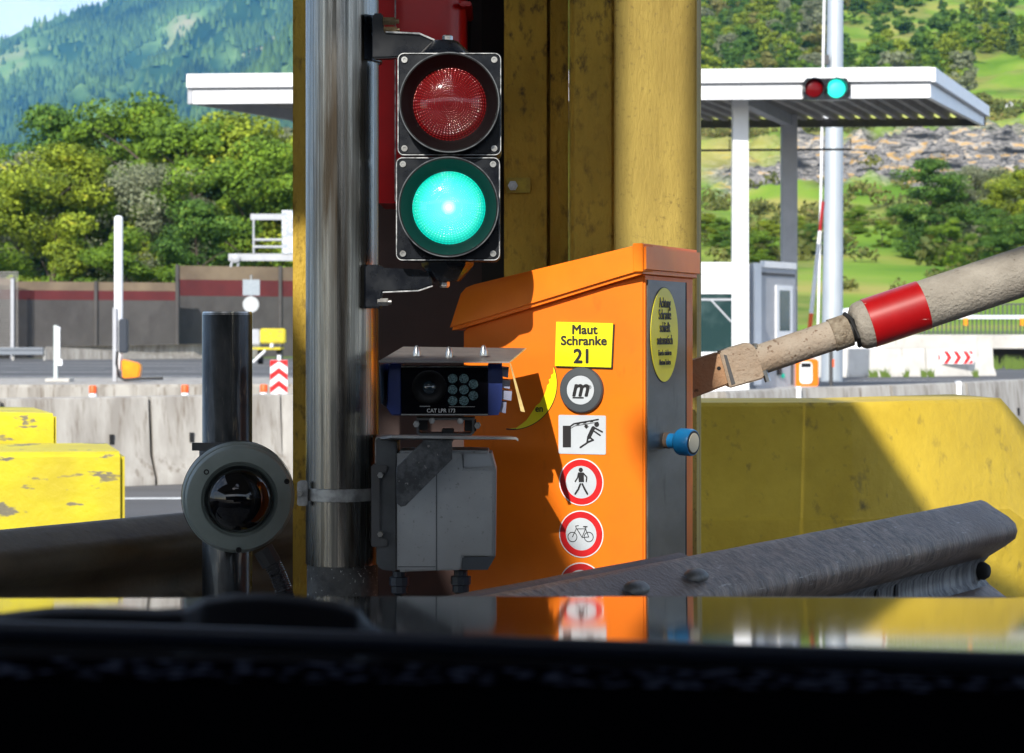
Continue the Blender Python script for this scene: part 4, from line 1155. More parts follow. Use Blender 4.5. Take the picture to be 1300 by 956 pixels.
M('clamp_ear', m, GALV, cl)
m = MB(); m.cyl((PC.x-PR-.006, 3.985, zc+.004), (PC.x-PR-.006, 4.06, zc+.004), .005, n=6); M('bolt', m, SILVER, cl)

# ---- traffic signal
VISOR = mat('visor_black', (.002,.0025,.003), rough=.35, spec=.2)
YF = 3.93
t = T('traffic_signal', 'two-lamp traffic signal with dark red lamp above lit green lamp on the steel pole', 'traffic light', (X(570,YF), YF, Z(331,YF)))
pl = Plane((0,YF,0),(1,0,0),(0,-1,0))
def lens_mat(name, c, em, emc=None, center=None):
    mm = bpy.data.materials.new(name); mm.use_nodes = True
    tt = mm.node_tree; N = tt.nodes; K = tt.links.new; b = N['Principled BSDF']
    b.inputs['Base Color'].default_value = (*c, 1); b.inputs['Roughness'].default_value = .12
    b.inputs['Coat Weight'].default_value = .6
    co = N.new('ShaderNodeTexCoord'); sp = N.new('ShaderNodeSeparateXYZ'); K(co.outputs['Object'], sp.inputs[0])
    def mth(op, a, bb=None):
        n = N.new('ShaderNodeMath'); n.operation = op
        for i, v in enumerate((a, bb)):
            if v is None: continue
            if isinstance(v, (int, float)): n.inputs[i].default_value = v
            else: K(v, n.inputs[i])
        return n.outputs[0]
    x = mth('SUBTRACT', sp.outputs['X'], center[0]); z = mth('SUBTRACT', sp.outputs['Z'], center[1])
    r = mth('SQRT', mth('ADD', mth('MULTIPLY', x, x), mth('MULTIPLY', z, z)))
    ang = mth('ARCTAN2', z, x)
    rings = mth('SINE', mth('MULTIPLY', r, 2*math.pi/.0042))
    rays = mth('SINE', mth('MULTIPLY', ang, 64))
    pat = mth('MULTIPLY', mth('ADD', rings, 1), mth('ADD', rays, 1))
    q = N.new('ShaderNodeBump'); q.inputs['Strength'].default_value = .55; q.inputs['Distance'].default_value = .001
    K(pat, q.inputs['Height']); K(q.outputs['Normal'], b.inputs['Normal'])
    if em:
        rp = N.new('ShaderNodeValToRGB'); e = rp.color_ramp.elements
        e[0].position = 0; e[0].color = (1, 1, 1, 1)
        e[1].position = 1; e[1].color = (0.0, .34, .27, 1)
        a = rp.color_ramp.elements.new(.09); a.color = (.70, 1, .88, 1)
        a = rp.color_ramp.elements.new(.22); a.color = (.16, .84, .66, 1)
        a = rp.color_ramp.elements.new(.75); a.color = (.05, .70, .56, 1)
        K(mth('DIVIDE', r, .066), rp.inputs['Fac'])
        K(rp.outputs['Color'], b.inputs['Emission Color'])
        K(mth('ADD', em*.78, mth('MULTIPLY', pat, em*.10)), b.inputs['Emission Strength'])
    else:
        vo = N.new('ShaderNodeMixRGB'); vo.inputs['Color1'].default_value = (*[k*.35 for k in c], 1); vo.inputs['Color2'].default_value = (*c, 1)
        K(mth('MULTIPLY', pat, .25), vo.inputs['Fac']); K(vo.outputs['Color'], b.inputs['Base Color'])
    return mm
for (x0, y0, x1, y1, cx, cy, kind) in ((504.5,67,636.5,197.5,571,132.5,'red'), (502.5,199.5,635,331,570,264,'green')):
    m = MB(); px_rect(pl, m, x0, y0, x1, y1, -.105, 0, .012); m.bevel(.004, 3)
    h = M('housing', m, BLACK, t)
    m = MB()          # thin pale rim, painted as the highlight along the front edge
    a = pl.px(x0, y1); b_ = pl.px(x1, y0); w = .0022
    def rr(u0, u1, v0, v1, rad, n=6):
        o = []
        for cx_, cy_, a0 in ((u1-rad,v0+rad,-90),(u1-rad,v1-rad,0),(u0+rad,v1-rad,90),(u0+rad,v0+rad,180)):
            for k in range(n+1):
                aa = R(a0+k*90/n); o.append((cx_+rad*math.cos(aa), cy_+rad*math.sin(aa)))
        return o
    A = rr(a[0]+.0005, b_[0]-.0005, a[1]+.0005, b_[1]-.0005, .012); B = rr(a[0]+w, b_[0]-w, a[1]+w, b_[1]-w, .010)
    rows = [[pl.at(u, v, -.003) for u, v in A], [pl.at(u, v, .002) for u, v in A], [pl.at(u, v, .002) for u, v in B], [pl.at(u, v, -.001) for u, v in B]]
    m.loft(rows, True)
    M('edge_highlight', m, PALE_EDGE, h)
    u, v = pl.px(cx, cy); s_ = YF/FPX
    m = MB()
    m.lathe(pl.at(u, v, 0), pl.n, [(63*s_,-.001),(63*s_,.034),(62*s_,.037),(60.5*s_,.037),(58.5*s_,.032),(50*s_,.012),(46.5*s_,.003),(46*s_,.0005)], 72, False, False)
    vz = M('visor_ring', m, VISOR, t)
    m = MB(); m.lathe(pl.at(u, v, 0), pl.n, [(63.3*s_,.033),(63.3*s_,.0377),(62.0*s_,.0377),(62.0*s_,.036)], 72, False, False)
    M('ring_highlight', m, mat('ring_highlight_grey', (.10,.11,.12), (.03,.033,.04), rough=.3, scale=30, lo=.45, hi=.6), vz)  # paler ring carries a painted highlight along the visor's outer arc
    m = MB(); m.lathe(pl.at(u, v, .001), pl.n, [(47*s_,0),(46*s_,.002),(40*s_,.008),(30*s_,.014),(20*s_,.0175),(10*s_,.0195),(0,.020)], 72)
    cz = (u-wloc(t).x, v-wloc(t).z)
    if kind == 'red':
        M('red_lens', m, lens_mat('red_lens', (.22,.001,.003), 0, center=cz), t, label='unlit dark red lens')
    else:
        M('green_lens', m, lens_mat('green_lens', (.0,.25,.18), 1.0, center=cz), t, label='lit green lens')
    for sx, sy in ((9,9),(-9,9),(9,-9),(-9,-9)):
        u, v = pl.px((x0 if sx > 0 else x1)+sx, (y0 if sy > 0 else y1)+sy)
        m = MB(); pl.disc(m, u, v, .0058, 0, .003, .0028, 16); pl.disc(m, u, v, .0028, 0, .0012, n=6)
        M('screw', m, SILVER, h)
# upper bracket
m = MB()
px_poly(pl, m, [(471,12),(484,12),(485,28),(488,36),(531,38),(552,47),(546,64),(520,68),(486,70),(471,70)], -.075, -.045); m.bevel(.003)
br = M('upper_bracket', m, BLACK, t)
m = MB(); px_poly(pl, m, [(488,35.6),(531,37.4),(551,46),(550,48),(531,39.6),(488,37.6)], -.0745, -.040); M('bracket_edge', m, PALE_EDGE, br)
m = MB(); c0 = pl.px(563, 66); m.lathe(pl.at(c0[0], c0[1], -.055), (0,0,1), [(.053,0),(.050,.004),(.026,.027),(.024,.028)], 8); M('mounting_cone', m, BLACK, br)
m = MB(); c0 = pl.px(567, 47.5); m.lathe(pl.at(c0[0], c0[1], -.055), (0,0,1), [(.010,0),(.010,.010),(.007,.012)], 6); M('nut', m, SILVER, br)
for (bx, by, r_) in ((491,22,.008),(492,33,.0065)):
    m = MB(); c = pl.at(*pl.px(bx, by), -.05); m.cyl(c+Vector((-.010,0,0)), c+Vector((.014,0,0)), r_, n=6); m.cyl(c+Vector((.014,0,0)), c+Vector((.020,0,0)), r_*.55, n=12)
    M('bolt', m, mat('brass_bolt', (.55,.42,.26), (.3,.22,.12), rough=.35, metal=.9, scale=80), br)
# lower bracket
m = MB()
px_poly(pl, m, [(462,335),(480,335),(484,339),(530,341),(545,346),(548,362),(530,368),(484,370),(481,391),(462,391)], -.075, -.045); m.bevel(.003)
br = M('lower_bracket', m, BLACK, t)
m = MB(); c0 = pl.px(567, 332); m.lathe(pl.at(c0[0], c0[1], -.055), (0,0,-1), [(.050,0),(.049,.006),(.026,.034),(.024,.036)], 8); M('mounting_cone', m, BLACK, br)
m = MB(); c0 = pl.px(563, 357); m.lathe(pl.at(c0[0], c0[1], -.055), (0,0,-1), [(.010,0),(.010,.008),(.007,.011)], 6); M('nut', m, SILVER, br)
m = MB(); c = pl.at(*pl.px(484, 383), -.05); m.cyl(c+Vector((-.01,0,0)), c+Vector((.010,0,0)), .008, n=6); m.cyl(c+Vector((.01,0,0)), c+Vector((.016,0,0)), .005, n=12)
M('bolt', m, SILVER, br)
m = MB(); px_poly(pl, m, [(484,369.6),(530,367.6),(548,361.6),(548,363.2),(530,369.2),(484,371.2)], -.0745, -.042); M('bracket_edge', m, PALE_EDGE, br)
m = MB(); m.lathe((PC.x, PC.y, Z(70,YF)), (0,0,1), [(PR+.002,0),(PR+.007,0),(PR+.007,.086),(PR+.002,.086)], 48, False, False)
bm2 = m.bm
bmesh.ops.delete(bm2, geom=[v for v in bm2.verts if v.co.x < PC.x+.040], context='VERTS')
M('pole_clamp', m, BLACK, t)
m = MB(); m.lathe((PC.x, PC.y, Z(391,YF)), (0,0,1), [(PR+.002,0),(PR+.007,0),(PR+.007,.083),(PR+.002,.083)], 48, False, False)
bmesh.ops.delete(m.bm, geom=[v for v in m.bm.verts if v.co.x < PC.x+.040], context='VERTS')
M('pole_clamp', m, BLACK, t)

# ---- plate-reading camera
t = T('camera', 'blue and black number-plate camera with grey metal hood on the pole shelf', 'camera', (X(566,3.86), 3.9, Z(553,3.88)))
A0, A1 = P(480.5,458.5,3.78), P(647,459,3.78)
B0, B1 = Vector((A0.x+.030, 4.06, Z(443,4.0)+.004)), Vector((A1.x+.030, 4.06, Z(445,4.0)+.004))
m = MB(); th = Vector((0,0,-.0025)); m.prism([A0, A1, B1, B0], th)
HOODM = mat('grey_hood_metal', (.22,.20,.19), (.16,.15,.145), rough=.55, metal=.3, scale=25, bump=.04, spots=(.35,.33,.3), sscale=90, slo=.68, shi=.75)
hd = M('hood', m, HOODM, t)
m = MB(); m.prism([A1, A1+Vector((.0025,0,0)), B1+Vector((.0025,0,0)), B1], (0,0,-.001))
m.prism([A1+Vector((0,0,-.003)), P(665,523,3.80), P(661,522,3.80), P(650,470,4.0)], (.002,0,0))
M('side_flap', m, CREAM, hd)  # cream-yellow colour puts a reflection onto the bent flap
m = MB(); m.prism([P(481,461,3.79), P(483,512,3.80), P(490,517,3.93), P(497,462,4.0)], (.0022,0,0))
m.prism([P(497,462,4.0), P(497.5,462,4.0), P(491,517,3.93), P(490,517,3.93)], (0,.004,0))
M('side_flap', m, mat('steel_flap', (.12,.16,.22), (.06,.08,.10), rough=.3, metal=.7, scale=20), hd)
for (bx, by) in ((529,449.5),(570,451),(614,449)):
    m = MB(); c = P(bx, by, 3.86)
    m.lathe(c, (0,0,1), [(.0068,-.004),(.0068,.004),(.0055,.007),(.0045,.012),(.002,.0155),(0,.016)], 12)
    M('cap_nut', m, SILVER, hd)
YC = 3.84
pl = Plane((0,YC,0),(1,0,0),(0,-1,0))
m = MB(); px_poly(pl, m, [(493,462),(509.5,462),(509.5,527.5),(497,527.5),(491,518),(492,480)], -.13, -.002); m.bevel(.002, 1)
M('side_cheek', m, BLUE, t)
m = MB(); px_poly(pl, m, [(619.5,462),(637,462),(638,480),(637,512),(633,527),(619.5,527.5)], -.13, -.0021)
M('side_cheek', m, BLUE, t)
m = MB(); px_rect(pl, m, 509.5, 464, 619.5, 527.8, -.13, .001, .001); fp = M('front_window', m, mat('black_glass', (.004,.004,.006), rough=.06), t)
m = MB(); px_rect(pl, m, 509.5, 465.0, 619.5, 466.3, .001, .002); px_rect(pl, m, 509.5, 525.6, 619.5, 527.2, .001, .002); M('trim_line', m, SILVER, fp)
m = MB()
for k, (xa, ya, xb, yb) in enumerate(((637,466,646,480),(636,482,648,494),(637,496,650,509),(633,510,643,525))):
    px_poly(pl, m, [(xa,ya),(xb,ya+1),(xb-1,yb),(xa,yb-2)], -.11, -.012)
M('cooling_fins', m, LAV, t)
s_ = YC/FPX
u, v = pl.px(545, 492)
m = MB(); m.lathe(pl.at(u, v, .001), pl.n, [(22*s_,0),(22*s_,.0016),(19*s_,.0022),(14*s_,.0006),(9*s_,.0003)], 40); ln = M('lens_ring', m, mat('lens_black', (.0015,.0015,.002), rough=.3, spec=.15), fp)
m = MB(); m.lathe(pl.at(u, v, .0013), pl.n, [(9*s_,0),(8*s_,.003),(5*s_,.006),(0,.0075)], 32); M('camera_lens', m, mat('lens_glass', (.01,.02,.028), rough=.03, coat=1), fp)
IR = mat('infrared_lamp', (.13,.23,.25), (.02,.045,.05), rough=.15, scale=400, lo=.4, hi=.6)
for (ix, iy) in ((574.7,480.6),(589,480.6),(601,487.7),(574.6,494.6),(589,494.6),(601,502.2),(574.7,508.7),(589,508.7)):
    u, v = pl.px(ix, iy); m = MB()
    m.lathe(pl.at(u, v, .001), pl.n, [(6*s_,0),(5.9*s_,.003),(5.0*s_,.0034),(4.3*s_,.0012),(3.6*s_,.0010),(3.2*s_,.0026),(2.4*s_,.0028),(1.9*s_,.001),(1.0*s_,.0018),(0,.0022)], 24)
    M('infrared_lamp', m, IR, fp)
u, v = pl.px(560, 521.5)
pl.text('CAT LPR 173', u, v, .0098, mat('pale_print', (.55,.55,.55), rough=.5), t, .0014, bold=.0001, sx=.95)
m = MB(); px_rect(pl, m, 570, 516, 603, 516.6, .001, .0016); px_rect(pl, m, 533, 515.3, 546, 516.4, .001, .0016); M('trim_line', m, SILVER, fp)
m = MB()
px_poly(pl, m, [(528,531),(602,531),(602,550),(598,554),(532,554),(528,550),(531,549),(533,551),(597,551),(599,549),(599,534),(531,534),(531,549),(528,550)], -.09, -.02)
ub = M('swivel_bracket', m, DGREY, t)
for r4 in ((531,534,542,547),(589,534,604,549),(560,546,575,551)):
    m = MB(); px_rect(pl, m, *r4, -.08, -.03); m.bevel(.001); M('clamp_block', m, MATTE, ub)
for bx, by in ((528,539),(548,534.5),(584,535),(606,541)):
    u, v = pl.px(bx, by); m = MB(); pl.disc(m, u, v, .006, -.05, -.012, n=6); pl.disc(m, u, v, .0035, -.012, -.008, n=12); M('bolt', m, GALV, ub)
# ---- shelf with gusset
t = T('camera_shelf', 'grey galvanised shelf plate with triangular gusset fixed to the steel pole', 'bracket', (X(480,3.95), 4.0, Z(600,3.95)))
pl = Plane((0,3.80,0),(1,0,0),(0,-1,0))
m = MB(); m.prism([P(477,555.5,3.97), P(497,552.8,3.84), P(655,554.8,3.80), P(658,557,3.80), P(650,553.5,4.04), P(478,551.5,4.04)], (0,0,-.0045)); M('shelf_plate', m, mat('shelf_metal', (.33,.33,.33), (.24,.24,.235), rough=.5, metal=.4, scale=30), t)
pl = Plane((0,3.845,0),(1,0,0),(0,-1,0))
m = MB(); px_poly(pl, m, [(503,593),(537,560),(574,558.5),(574,583),(515,642),(509,643.5),(503.5,639)], -.0045, 0); m.bevel(.0008, 1); M('gusset', m, GUSSET, t)
m = MB(); px_poly(pl, m, [(537,558),(574.5,557.8),(574.5,561),(537,561)], -.06, .001); M('gusset_flange', m, GUSSET, t)
m = MB(); m.box(X(476,4.0), X(500,4.0), 4.0, 4.006, Z(598,4.0), Z(557,4.0)); M('back_plate', m, GALV, t)
# ---- grey junction box
YB = 3.90
t = T('junction_box', 'light grey plastic junction box with two cable glands below the camera', 'box', (X(560,YB), 3.98, Z(728,YB)))
pl = Plane((0,YB,0),(1,0,0),(0,-1,0))
m = MB(); px_poly(pl, m, [(503.5,573),(588,572),(623,573),(630,598),(629,707),(621,722),(503.5,728)], -.13, -.012); m.bevel(.005, 2); M('body', m, BOXGREY, t)
m = MB(); px_poly(pl, m, [(506,575),(586,574),(588,596),(624,596),(627,600),(626.5,706),(587,706),(585,724),(506,725)], -.02, 0); m.bevel(.003, 2); ld = M('lid', m, BOXGREY, t)
m = MB(); px_rect(pl, m, 553.6, 590, 554.8, 724, -.001, .0008); px_rect(pl, m, 505, 719, 553, 720, -.001, .0007); M('lid_seam', m, mat('seam_grey', (.07,.075,.08), rough=.6), ld)
m = MB(); px_poly(pl, m, [(588,576),(620,577),(626,592),(588,594)], -.013, -.006); m.bevel(.002); M('hinge_ledge', m, mat('light_grey_plastic', (.34,.36,.38), rough=.5), t)
m = MB(); px_poly(pl, m, [(586,707.5),(628.5,707.5),(619,724),(586,724)], -.013, -.006); M('latch', m, mat('dark_grey_plastic', (.05,.058,.068), rough=.5), t)
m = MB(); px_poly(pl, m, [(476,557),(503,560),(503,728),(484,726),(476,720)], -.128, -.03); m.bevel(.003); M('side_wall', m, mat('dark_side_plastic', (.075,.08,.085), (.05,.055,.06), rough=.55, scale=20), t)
m = MB(); px_poly(pl, m, [(470,592),(491,592),(491,601),(482,603),(482,684),(491,686),(491,696),(470,696)], -.09, -.022); m.bevel(.002)
mb_ = M('mounting_bracket', m, DGREY, t)
for by in (604, 679):
    m = MB(); u, v = pl.px(482, by); pl.disc(m, u, v, .0055, -.03, -.012, n=6); M('bolt', m, SILVER, mb_)
for (gx, gy) in ((507,729),(585,728)):
    c = P(gx, gy, YB+.05); m = MB()
    m.lathe(c, (0,0,-1), [(.013,-.006),(.013,.004),(.019,.005),(.019,.020),(.016,.022),(.016,.034),(.011,.038)], 10)
    gl = M('cable_gland', m, mat('gland_plastic', (.018,.024,.034), rough=.4), t)
    m = MB(); m.tube([c+Vector((0,0,-.034)), c+Vector((0,.0,-.12)), c+Vector((.0,.02,-.25)), c+Vector((-.03,.05,-.80))], .007); M('cable', m, RUBBER, gl)

# ---- bollard with dome camera
BC = Vector((X(288.5,4.35), 4.35, .15)); BR = .0515
t = T('steel_bollard', 'dark blued steel tube with open top carrying the round dome camera', 'post', BC)
zt = Z(396,4.32)
m = MB(); m.lathe((BC.x,BC.y,.15), (0,0,1), [(BR,0),(BR,zt-.15-.004),(BR-.002,zt-.15),(BR-.006,zt-.15),(BR-.007,zt-.17)], 56, True, True); M('tube', m, DARKSTEEL, t)
m = MB(); m.lathe((BC.x,BC.y,zt-.0015), (0,0,1), [(BR+.0002,-.004),(BR-.0015,.0022),(BR-.006,.0022),(BR-.007,-.004)], 56, False, False); M('top_rim', m, SILVER, t)
m = MB(); m.lathe((BC.x,BC.y,Z(585,4.3)), (0,0,1), [(BR+.001,0),(BR+.006,0),(BR+.006,.030),(BR+.001,.030)], 48, False, False)
m.box(BC.x-.062, BC.x+.062, 4.275, 4.285, Z(572,4.28), Z(562,4.28)); m.bevel(.001, 1)
M('clamp_band', m, DGREY, t)
DN = Vector((.20, -.975, -.09)).normalized()
dc = P(304, 634, 4.17)
t = T('dome_camera', 'round grey camera housing with glossy black dome on the dark tube', 'dome camera', dc+Vector((0,.05,-.1)))
S = 4.15/FPX
m = MB(); m.lathe(dc-DN*.055, DN, [(60*S,0),(70*S,.002),(71.5*S,.006),(71.5*S,.036),(70*S,.040),(68.8*S,.0405),(68.4*S,.048),(66*S,.054),(60*S,.0565),(49*S,.058),(47.5*S,.056),(46.5*S,.052),(44.5*S,.050),(43*S,.043)], 96, True, True)
M('cover_ring', m, RINGGREY, t)
m = MB(); m.lathe(dc-DN*.055, DN, [(72*S,.017),(72.6*S,.018),(72.6*S,.020),(72*S,.021)], 96, False, False); M('gasket', m, MATTE, t)
m = MB(); pr = [(43*S*math.cos(R(a)), .0+43*S*.92*math.sin(R(a))) for a in range(0, 91, 6)]; pr[-1] = (0, pr[-1][1])
m.lathe(dc-DN*.006, DN, pr, 64); M('dome', m, mat('black_dome', (.002,.002,.003), rough=.03, spec=.5), t)
pd = Plane(dc, Vector((0,0,1)).cross(-DN)*-1, DN, DN.cross(Vector((0,0,1)).cross(DN)*-1)*-1)
pd = Plane(dc, Vector((0,0,1)).cross(DN), DN, DN.cross(Vector((0,0,1)).cross(DN)))
for sx, sy in ((262,599),(364,611),(303,698)):
    u, v = pd.px(sx, sy)
    m = MB(); pd.disc(m, u, v, .0055, .000, .0032, .003, 20); pd.disc(m, u, v, .003, .0, .0015, n=12); M('screw', m, MATTE, t)
m = MB(); c0 = P(334, 697, 4.19); c1 = P(345, 716, 4.19); m.cyl(c0, c1, .021, n=10); m.cyl(c1, c1+(c1-c0)*.25, .016, n=16); M('cable_gland', m, RUBBER, t)
pts = [P(343,710,4.19), P(352,728,4.19), P(360,748,4.19), P(366,775,4.2), P(366,830,4.22), P(352,950,4.25)]
fine = []; rr_ = []
tot = 0
for a, b in zip(pts, pts[1:]):
    n = max(2, int((b-a).length/.0012))
    for k in range(n):
        fine.append(a.lerp(b, k/n)); tot += 1; rr_.append(.0180 if (tot//2) % 2 else .0150)
m = MB(); m.tube(fine, rr_, 16); M('corrugated_conduit', m, mat('conduit_black', (.03,.031,.035), rough=.25), t)

# ---- orange barrier cabinet
Y0 = 4.08
C0 = Vector((X(780,Y0), Y0, 0))
pl = Plane(C0, AR, Vector((-.375,-.927,0)))
t = T('barrier_cabinet', 'orange barrier cabinet with sloped cap, yellow sign and round prohibition signs', 'barrier cabinet', C0+Vector((-.1,.2,.15)))
uL = pl.px(588, 500)[0]
ctop = lambda u: None
def cap_z(px_, py_): return pl.px(px_, py_)[1]
zb = .15
uE, vE = pl.px(818, 345)
# body as plan: front-left, fold, corner, side ... with sloped top under the cap
K1 = pl.at(uL, 0, 0); K2 = pl.at(0, 0, 0)
Ks = Vector((X(818.5,4.065), 4.065, 0))
Ke = Vector((X(880,4.38), 4.38, 0))
Kl = K1+(Ke-Ks)
def top_at(px_): # z under the cap along the front
    return 0
zL, z2, z3 = Z(418,4.20), Z(360,4.08), Z(347,4.065)
def quadprism(mb, pts, ztops):
    b = [mb.bm.verts.new((p.x, p.y, zb)) for p in pts]; a = [mb.bm.verts.new((p.x, p.y, z)) for p, z in zip(pts, ztops)]
    n = len(pts)
    for i in range(n):
        j = (i+1) % n; mb.bm.faces.new([b[i], b[j], a[j], a[i]])
    mb.bm.faces.new(a); mb.bm.faces.new(b[::-1])
m = MB(); quadprism(m, [K1, K2, Ks, Ke, Kl], [zL, z2, z3, z3, zL])
m.bevel(.004, 2, .3)
M('body', m, ORANGE, t)
# cap: front silhouette, overhanging
cp = Plane(pl.at(0,0,.022), pl.ex, pl.n)
fr = [(568,420),(583,373),(590,365),(600,361),(819,308)]
lo_ = [(819,346),(780,357.5),(618,407),(577,418.5)]
ring = [cp.px(*p) for p in fr+lo_]
m = MB(); dep = (Ke-Ks).length+.03
inn = Vector((AX.x, AX.y, 0))*dep
m.prism([cp.at(u, v, 0) for u, v in ring], inn+Vector((.0,0,0)))
m.bevel(.007, 2, .5)
M('cap', m, ORANGE2, t)
m = MB()
cf = cp.px(819,308); cl_ = cp.px(819,346)
p_a = cp.at(cf[0]-.004, cf[1]-.001, .001); p_b = cp.at(cl_[0]-.004, cl_[1]+.001, .001)
sx_ = Vector((X(881.5,4.40), 4.40, 0))
m.prism([p_a, p_b, Vector((sx_.x, sx_.y, p_b.z-.002)), Vector((sx_.x, sx_.y, p_a.z+.001))], Vector((-.02, .008, 0)))
m.bevel(.002, 1)
M('cap_end', m, mat('orange_cap_end', (.86,.22,.006), (.76,.17,.005), rough=.55, scale=8, spec=.2), t)
# grey service panel on the side facing the lane
sd = (Ke-Ks).normalized(); sn = Vector((sd.y, -sd.x, 0))
sp = Plane(Ks, sd, sn)
m = MB(); a = sp.px(821, 500); b = sp.px(868.5, 500)
sp.rect(m, a[0], b[0], .3, z3-.012, 0, .003); sp_ = M('service_panel', m, SIDEGREY, t)
m = MB(); sp.rect(m, b[0]+.002, b[0]+.008, .3, z3-.012, -.001, .0034); M('panel_gap', m, MATTE, sp_)
m = MB(); u, v = sp.px(841, 425); rV = 59.5*4.18/FPX
q = [(u+rV*math.cos(R(k*6)), v+rV*math.sin(R(k*6))) for k in range(60)]
sp.poly(m, [(a_, b_) for a_, b_ in q], .003, .0046); stk = M('round_sticker', m, SIGNY, t)
m = MB(); q2 = [(u+(rV+.0018)*math.cos(R(k*6)), v+(rV+.0018)*math.sin(R(k*6))) for k in range(60)]
sp.poly(m, q2, .003, .0038); M('sticker_edge', m, INK, stk)
s4 = 4.18/FPX
for txt, yy, sz in (('Achtung',385,18.5),('Schranke',400,18.5),('schließt',416,18.5),('automatisch',432,17.5),('Einzeln einfahren',448,10.5),('Abstand halten',460,10.5)):
    uu, vv = sp.px(841, yy); sp.text(txt, u, vv, sz*s4, INK, stk, .0052, bold=.0001 if sz > 15 else 0, sx=.80)
# blue round sensor
u, v = sp.px(842, 559); ctr = sp.at(u, v, .003); bax = (sn*1.0+Vector((.05,-.35,-.05))).normalized()
m = MB(); m.lathe(ctr, bax, [(.016,0),(.016,.012),(.013,.014)], 12); bt = M('sensor_nut', m, mat('rusty_nut', (.14,.09,.06), (.05,.04,.035), rough=.7, scale=60), t)
m = MB(); m.lathe(ctr+bax*.010, bax, [(.015,0),(.015,.018),(.021,.020),(.025,.024),(.027,.028),(.027,.052),(.0255,.056),(.022,.0565)], 40); bb = M('blue_sensor', m, BTN, t)
m = MB(); m.lathe(ctr+bax*.0665, bax, [(.0235,0),(.0235,.0006),(.0195,.0008)], 40); M('sensor_ring', m, INK, bb)
m = MB(); m.lathe(ctr+bax*.067, bax, [(.0195,0),(.0190,.0012),(0,.0018)], 40); M('sensor_face', m, BTNF, bb)
# yellow sign Maut Schranke 21
uv = [pl.px(*p) for p in ((707.5,408.5),(779.5,410.5),(777,466.5),(705.8,464.5))]
m = MB(); pl.poly(m, uv[::-1], .0005, .006); sg = M('yellow_sign', m, SIGNY, t)
m = MB(); pl.poly(m, [(a_+.0022, b_-.0022) for a_, b_ in uv[::-1]], .0002, .0045); M('sign_shadow', m, INK, sg)  # black copy set down and right, painted as the sign's shadow
s3 = 4.10/FPX
for txt, cx, cy, sz in (('Maut',743.5,419,16.3),('Schranke',742.5,433,16.3),('21',741,453,25)):
    u, v = pl.px(cx, cy); pl.text(txt, u, v, sz*s3*1.0, INK, sg, .0064, bold=.0012 if txt == '21' else .0008, sx=1.04 if txt!='21' else .98)
# badge with m
u, v = pl.px(739.5, 495)
m = MB(); m.lathe(pl.at(u, v, 0), pl.n, [(29*s3,0),(29*s3,.008),(27.5*s3,.011),(19*s3,.012),(18*s3,.0105)], 56); bd = M('round_badge', m, BADGE, t)
m = MB(); pl.disc(m, u, v, 18.3*s3, .0100, .0122); M('badge_face', m, SIGNW, bd)
pl.text('m', u-.0005, v+.003, 31*s3, INK, bd, .0126, bold=.0014, sx=.95, shear=.25)
m = MB(); pl.rect(m, u-.016, u+.007, v-.0165, v-.0135, .0122, .0128); M('underline', m, INK, bd)
pl.text('®', u+.0195, v+.0055, 6*s3, INK, bd, .0126)
# silver pictogram plate
m = MB(); a = pl.px(709.5,575.8); b = pl.px(769.5,527.6); pl.rect(m, a[0], b[0], a[1], b[1], .0004, .002, .003); pc = M('pictogram_sign', m, SIGNW, t)
def Q(xx, yy): return pl.px(560+xx*.272, 520+yy*.272)
m = MB(); pl.poly(m, [Q(570,75),Q(608,75),Q(608,176),Q(570,176)][::-1], .002, .0026)
pl.stroke(m, [Q(600,82),Q(622,66),Q(735,46)], .0030, .002, .0026)
pl.stroke(m, [Q(606,88),Q(626,76),Q(735,58)], .0012, .002, .0025)
for k in range(3):
    x_ = 640+k*32; pl.poly(m, [Q(x_,62-k*6),Q(x_+14,60-k*6),Q(x_+6,70-k*6),Q(x_-8,72-k*6)][::-1], .002, .00255)
u, v = Q(728,69); pl.disc(m, u, v, .0050, .002, .0027, n=20)
pl.poly(m, [Q(672,70),Q(686,70),Q(686,78),Q(692,78),Q(680,90),Q(668,78),Q(672,78)][::-1], .002, .00265)
pl.stroke(m, [Q(712,86),Q(692,128)], .0078, .002, .00262)
pl.stroke(m, [Q(716,84),Q(754,104)], .0032, .002, .00263)
pl.stroke(m, [Q(712,98),Q(744,120)], .0030, .002, .00264)
pl.stroke(m, [Q(694,128),Q(712,142),Q(690,150),Q(676,160),Q(652,176)], .0034, .002, .00266)
pl.stroke(m, [Q(688,126),Q(684,150)], .0036, .002, .0027)
M('pictogram', m, INK, pc)
# round prohibition signs
def pro(cx, cy, nm):
    u, v = pl.px(cx, cy); r = 30*s3
    m = MB(); pl.disc(m, u, v, r, .0003, .0018); o = M(nm, m, mat(nm+'_white', (.72,.74,.76), rough=.4), t)
    m = MB(); pl.disc(m, u, v, r*.955, .0018, .0023, r*.69); M('red_ring', m, SIGNR, o)
    m = MB(); pl.disc(m, u, v, r*.69, .0018, .0021); M('sign_face', m, SIGNW, o)
    return o, u, v
o, u, v = pro(738.2, 612, 'pedestrian_sign')
m = MB(); c_ = lambda xx, yy: pl.px(560+xx*.272, 520+yy*.272)
a_ = c_(654,281); pl.disc(m, a_[0], a_[1], .0044, .0021, .0029, n=20)
pl.poly(m, [c_(641,293),c_(668,293),c_(669,338),c_(645,338)][::-1], .0021, .00275)
pl.stroke(m, [c_(643,298),c_(639,318),c_(628,335)], .0026, .0021, .0028)
pl.stroke(m, [c_(667,298),c_(682,315),c_(680,335)], .0026, .0021, .00282)
pl.stroke(m, [c_(652,347),c_(643,370),c_(628,393)], .0036, .0021, .00284)
pl.stroke(m, [c_(661,347),c_(672,370),c_(685,393)], .0036, .0021, .00286)
M('walking_figure', m, INK, o)
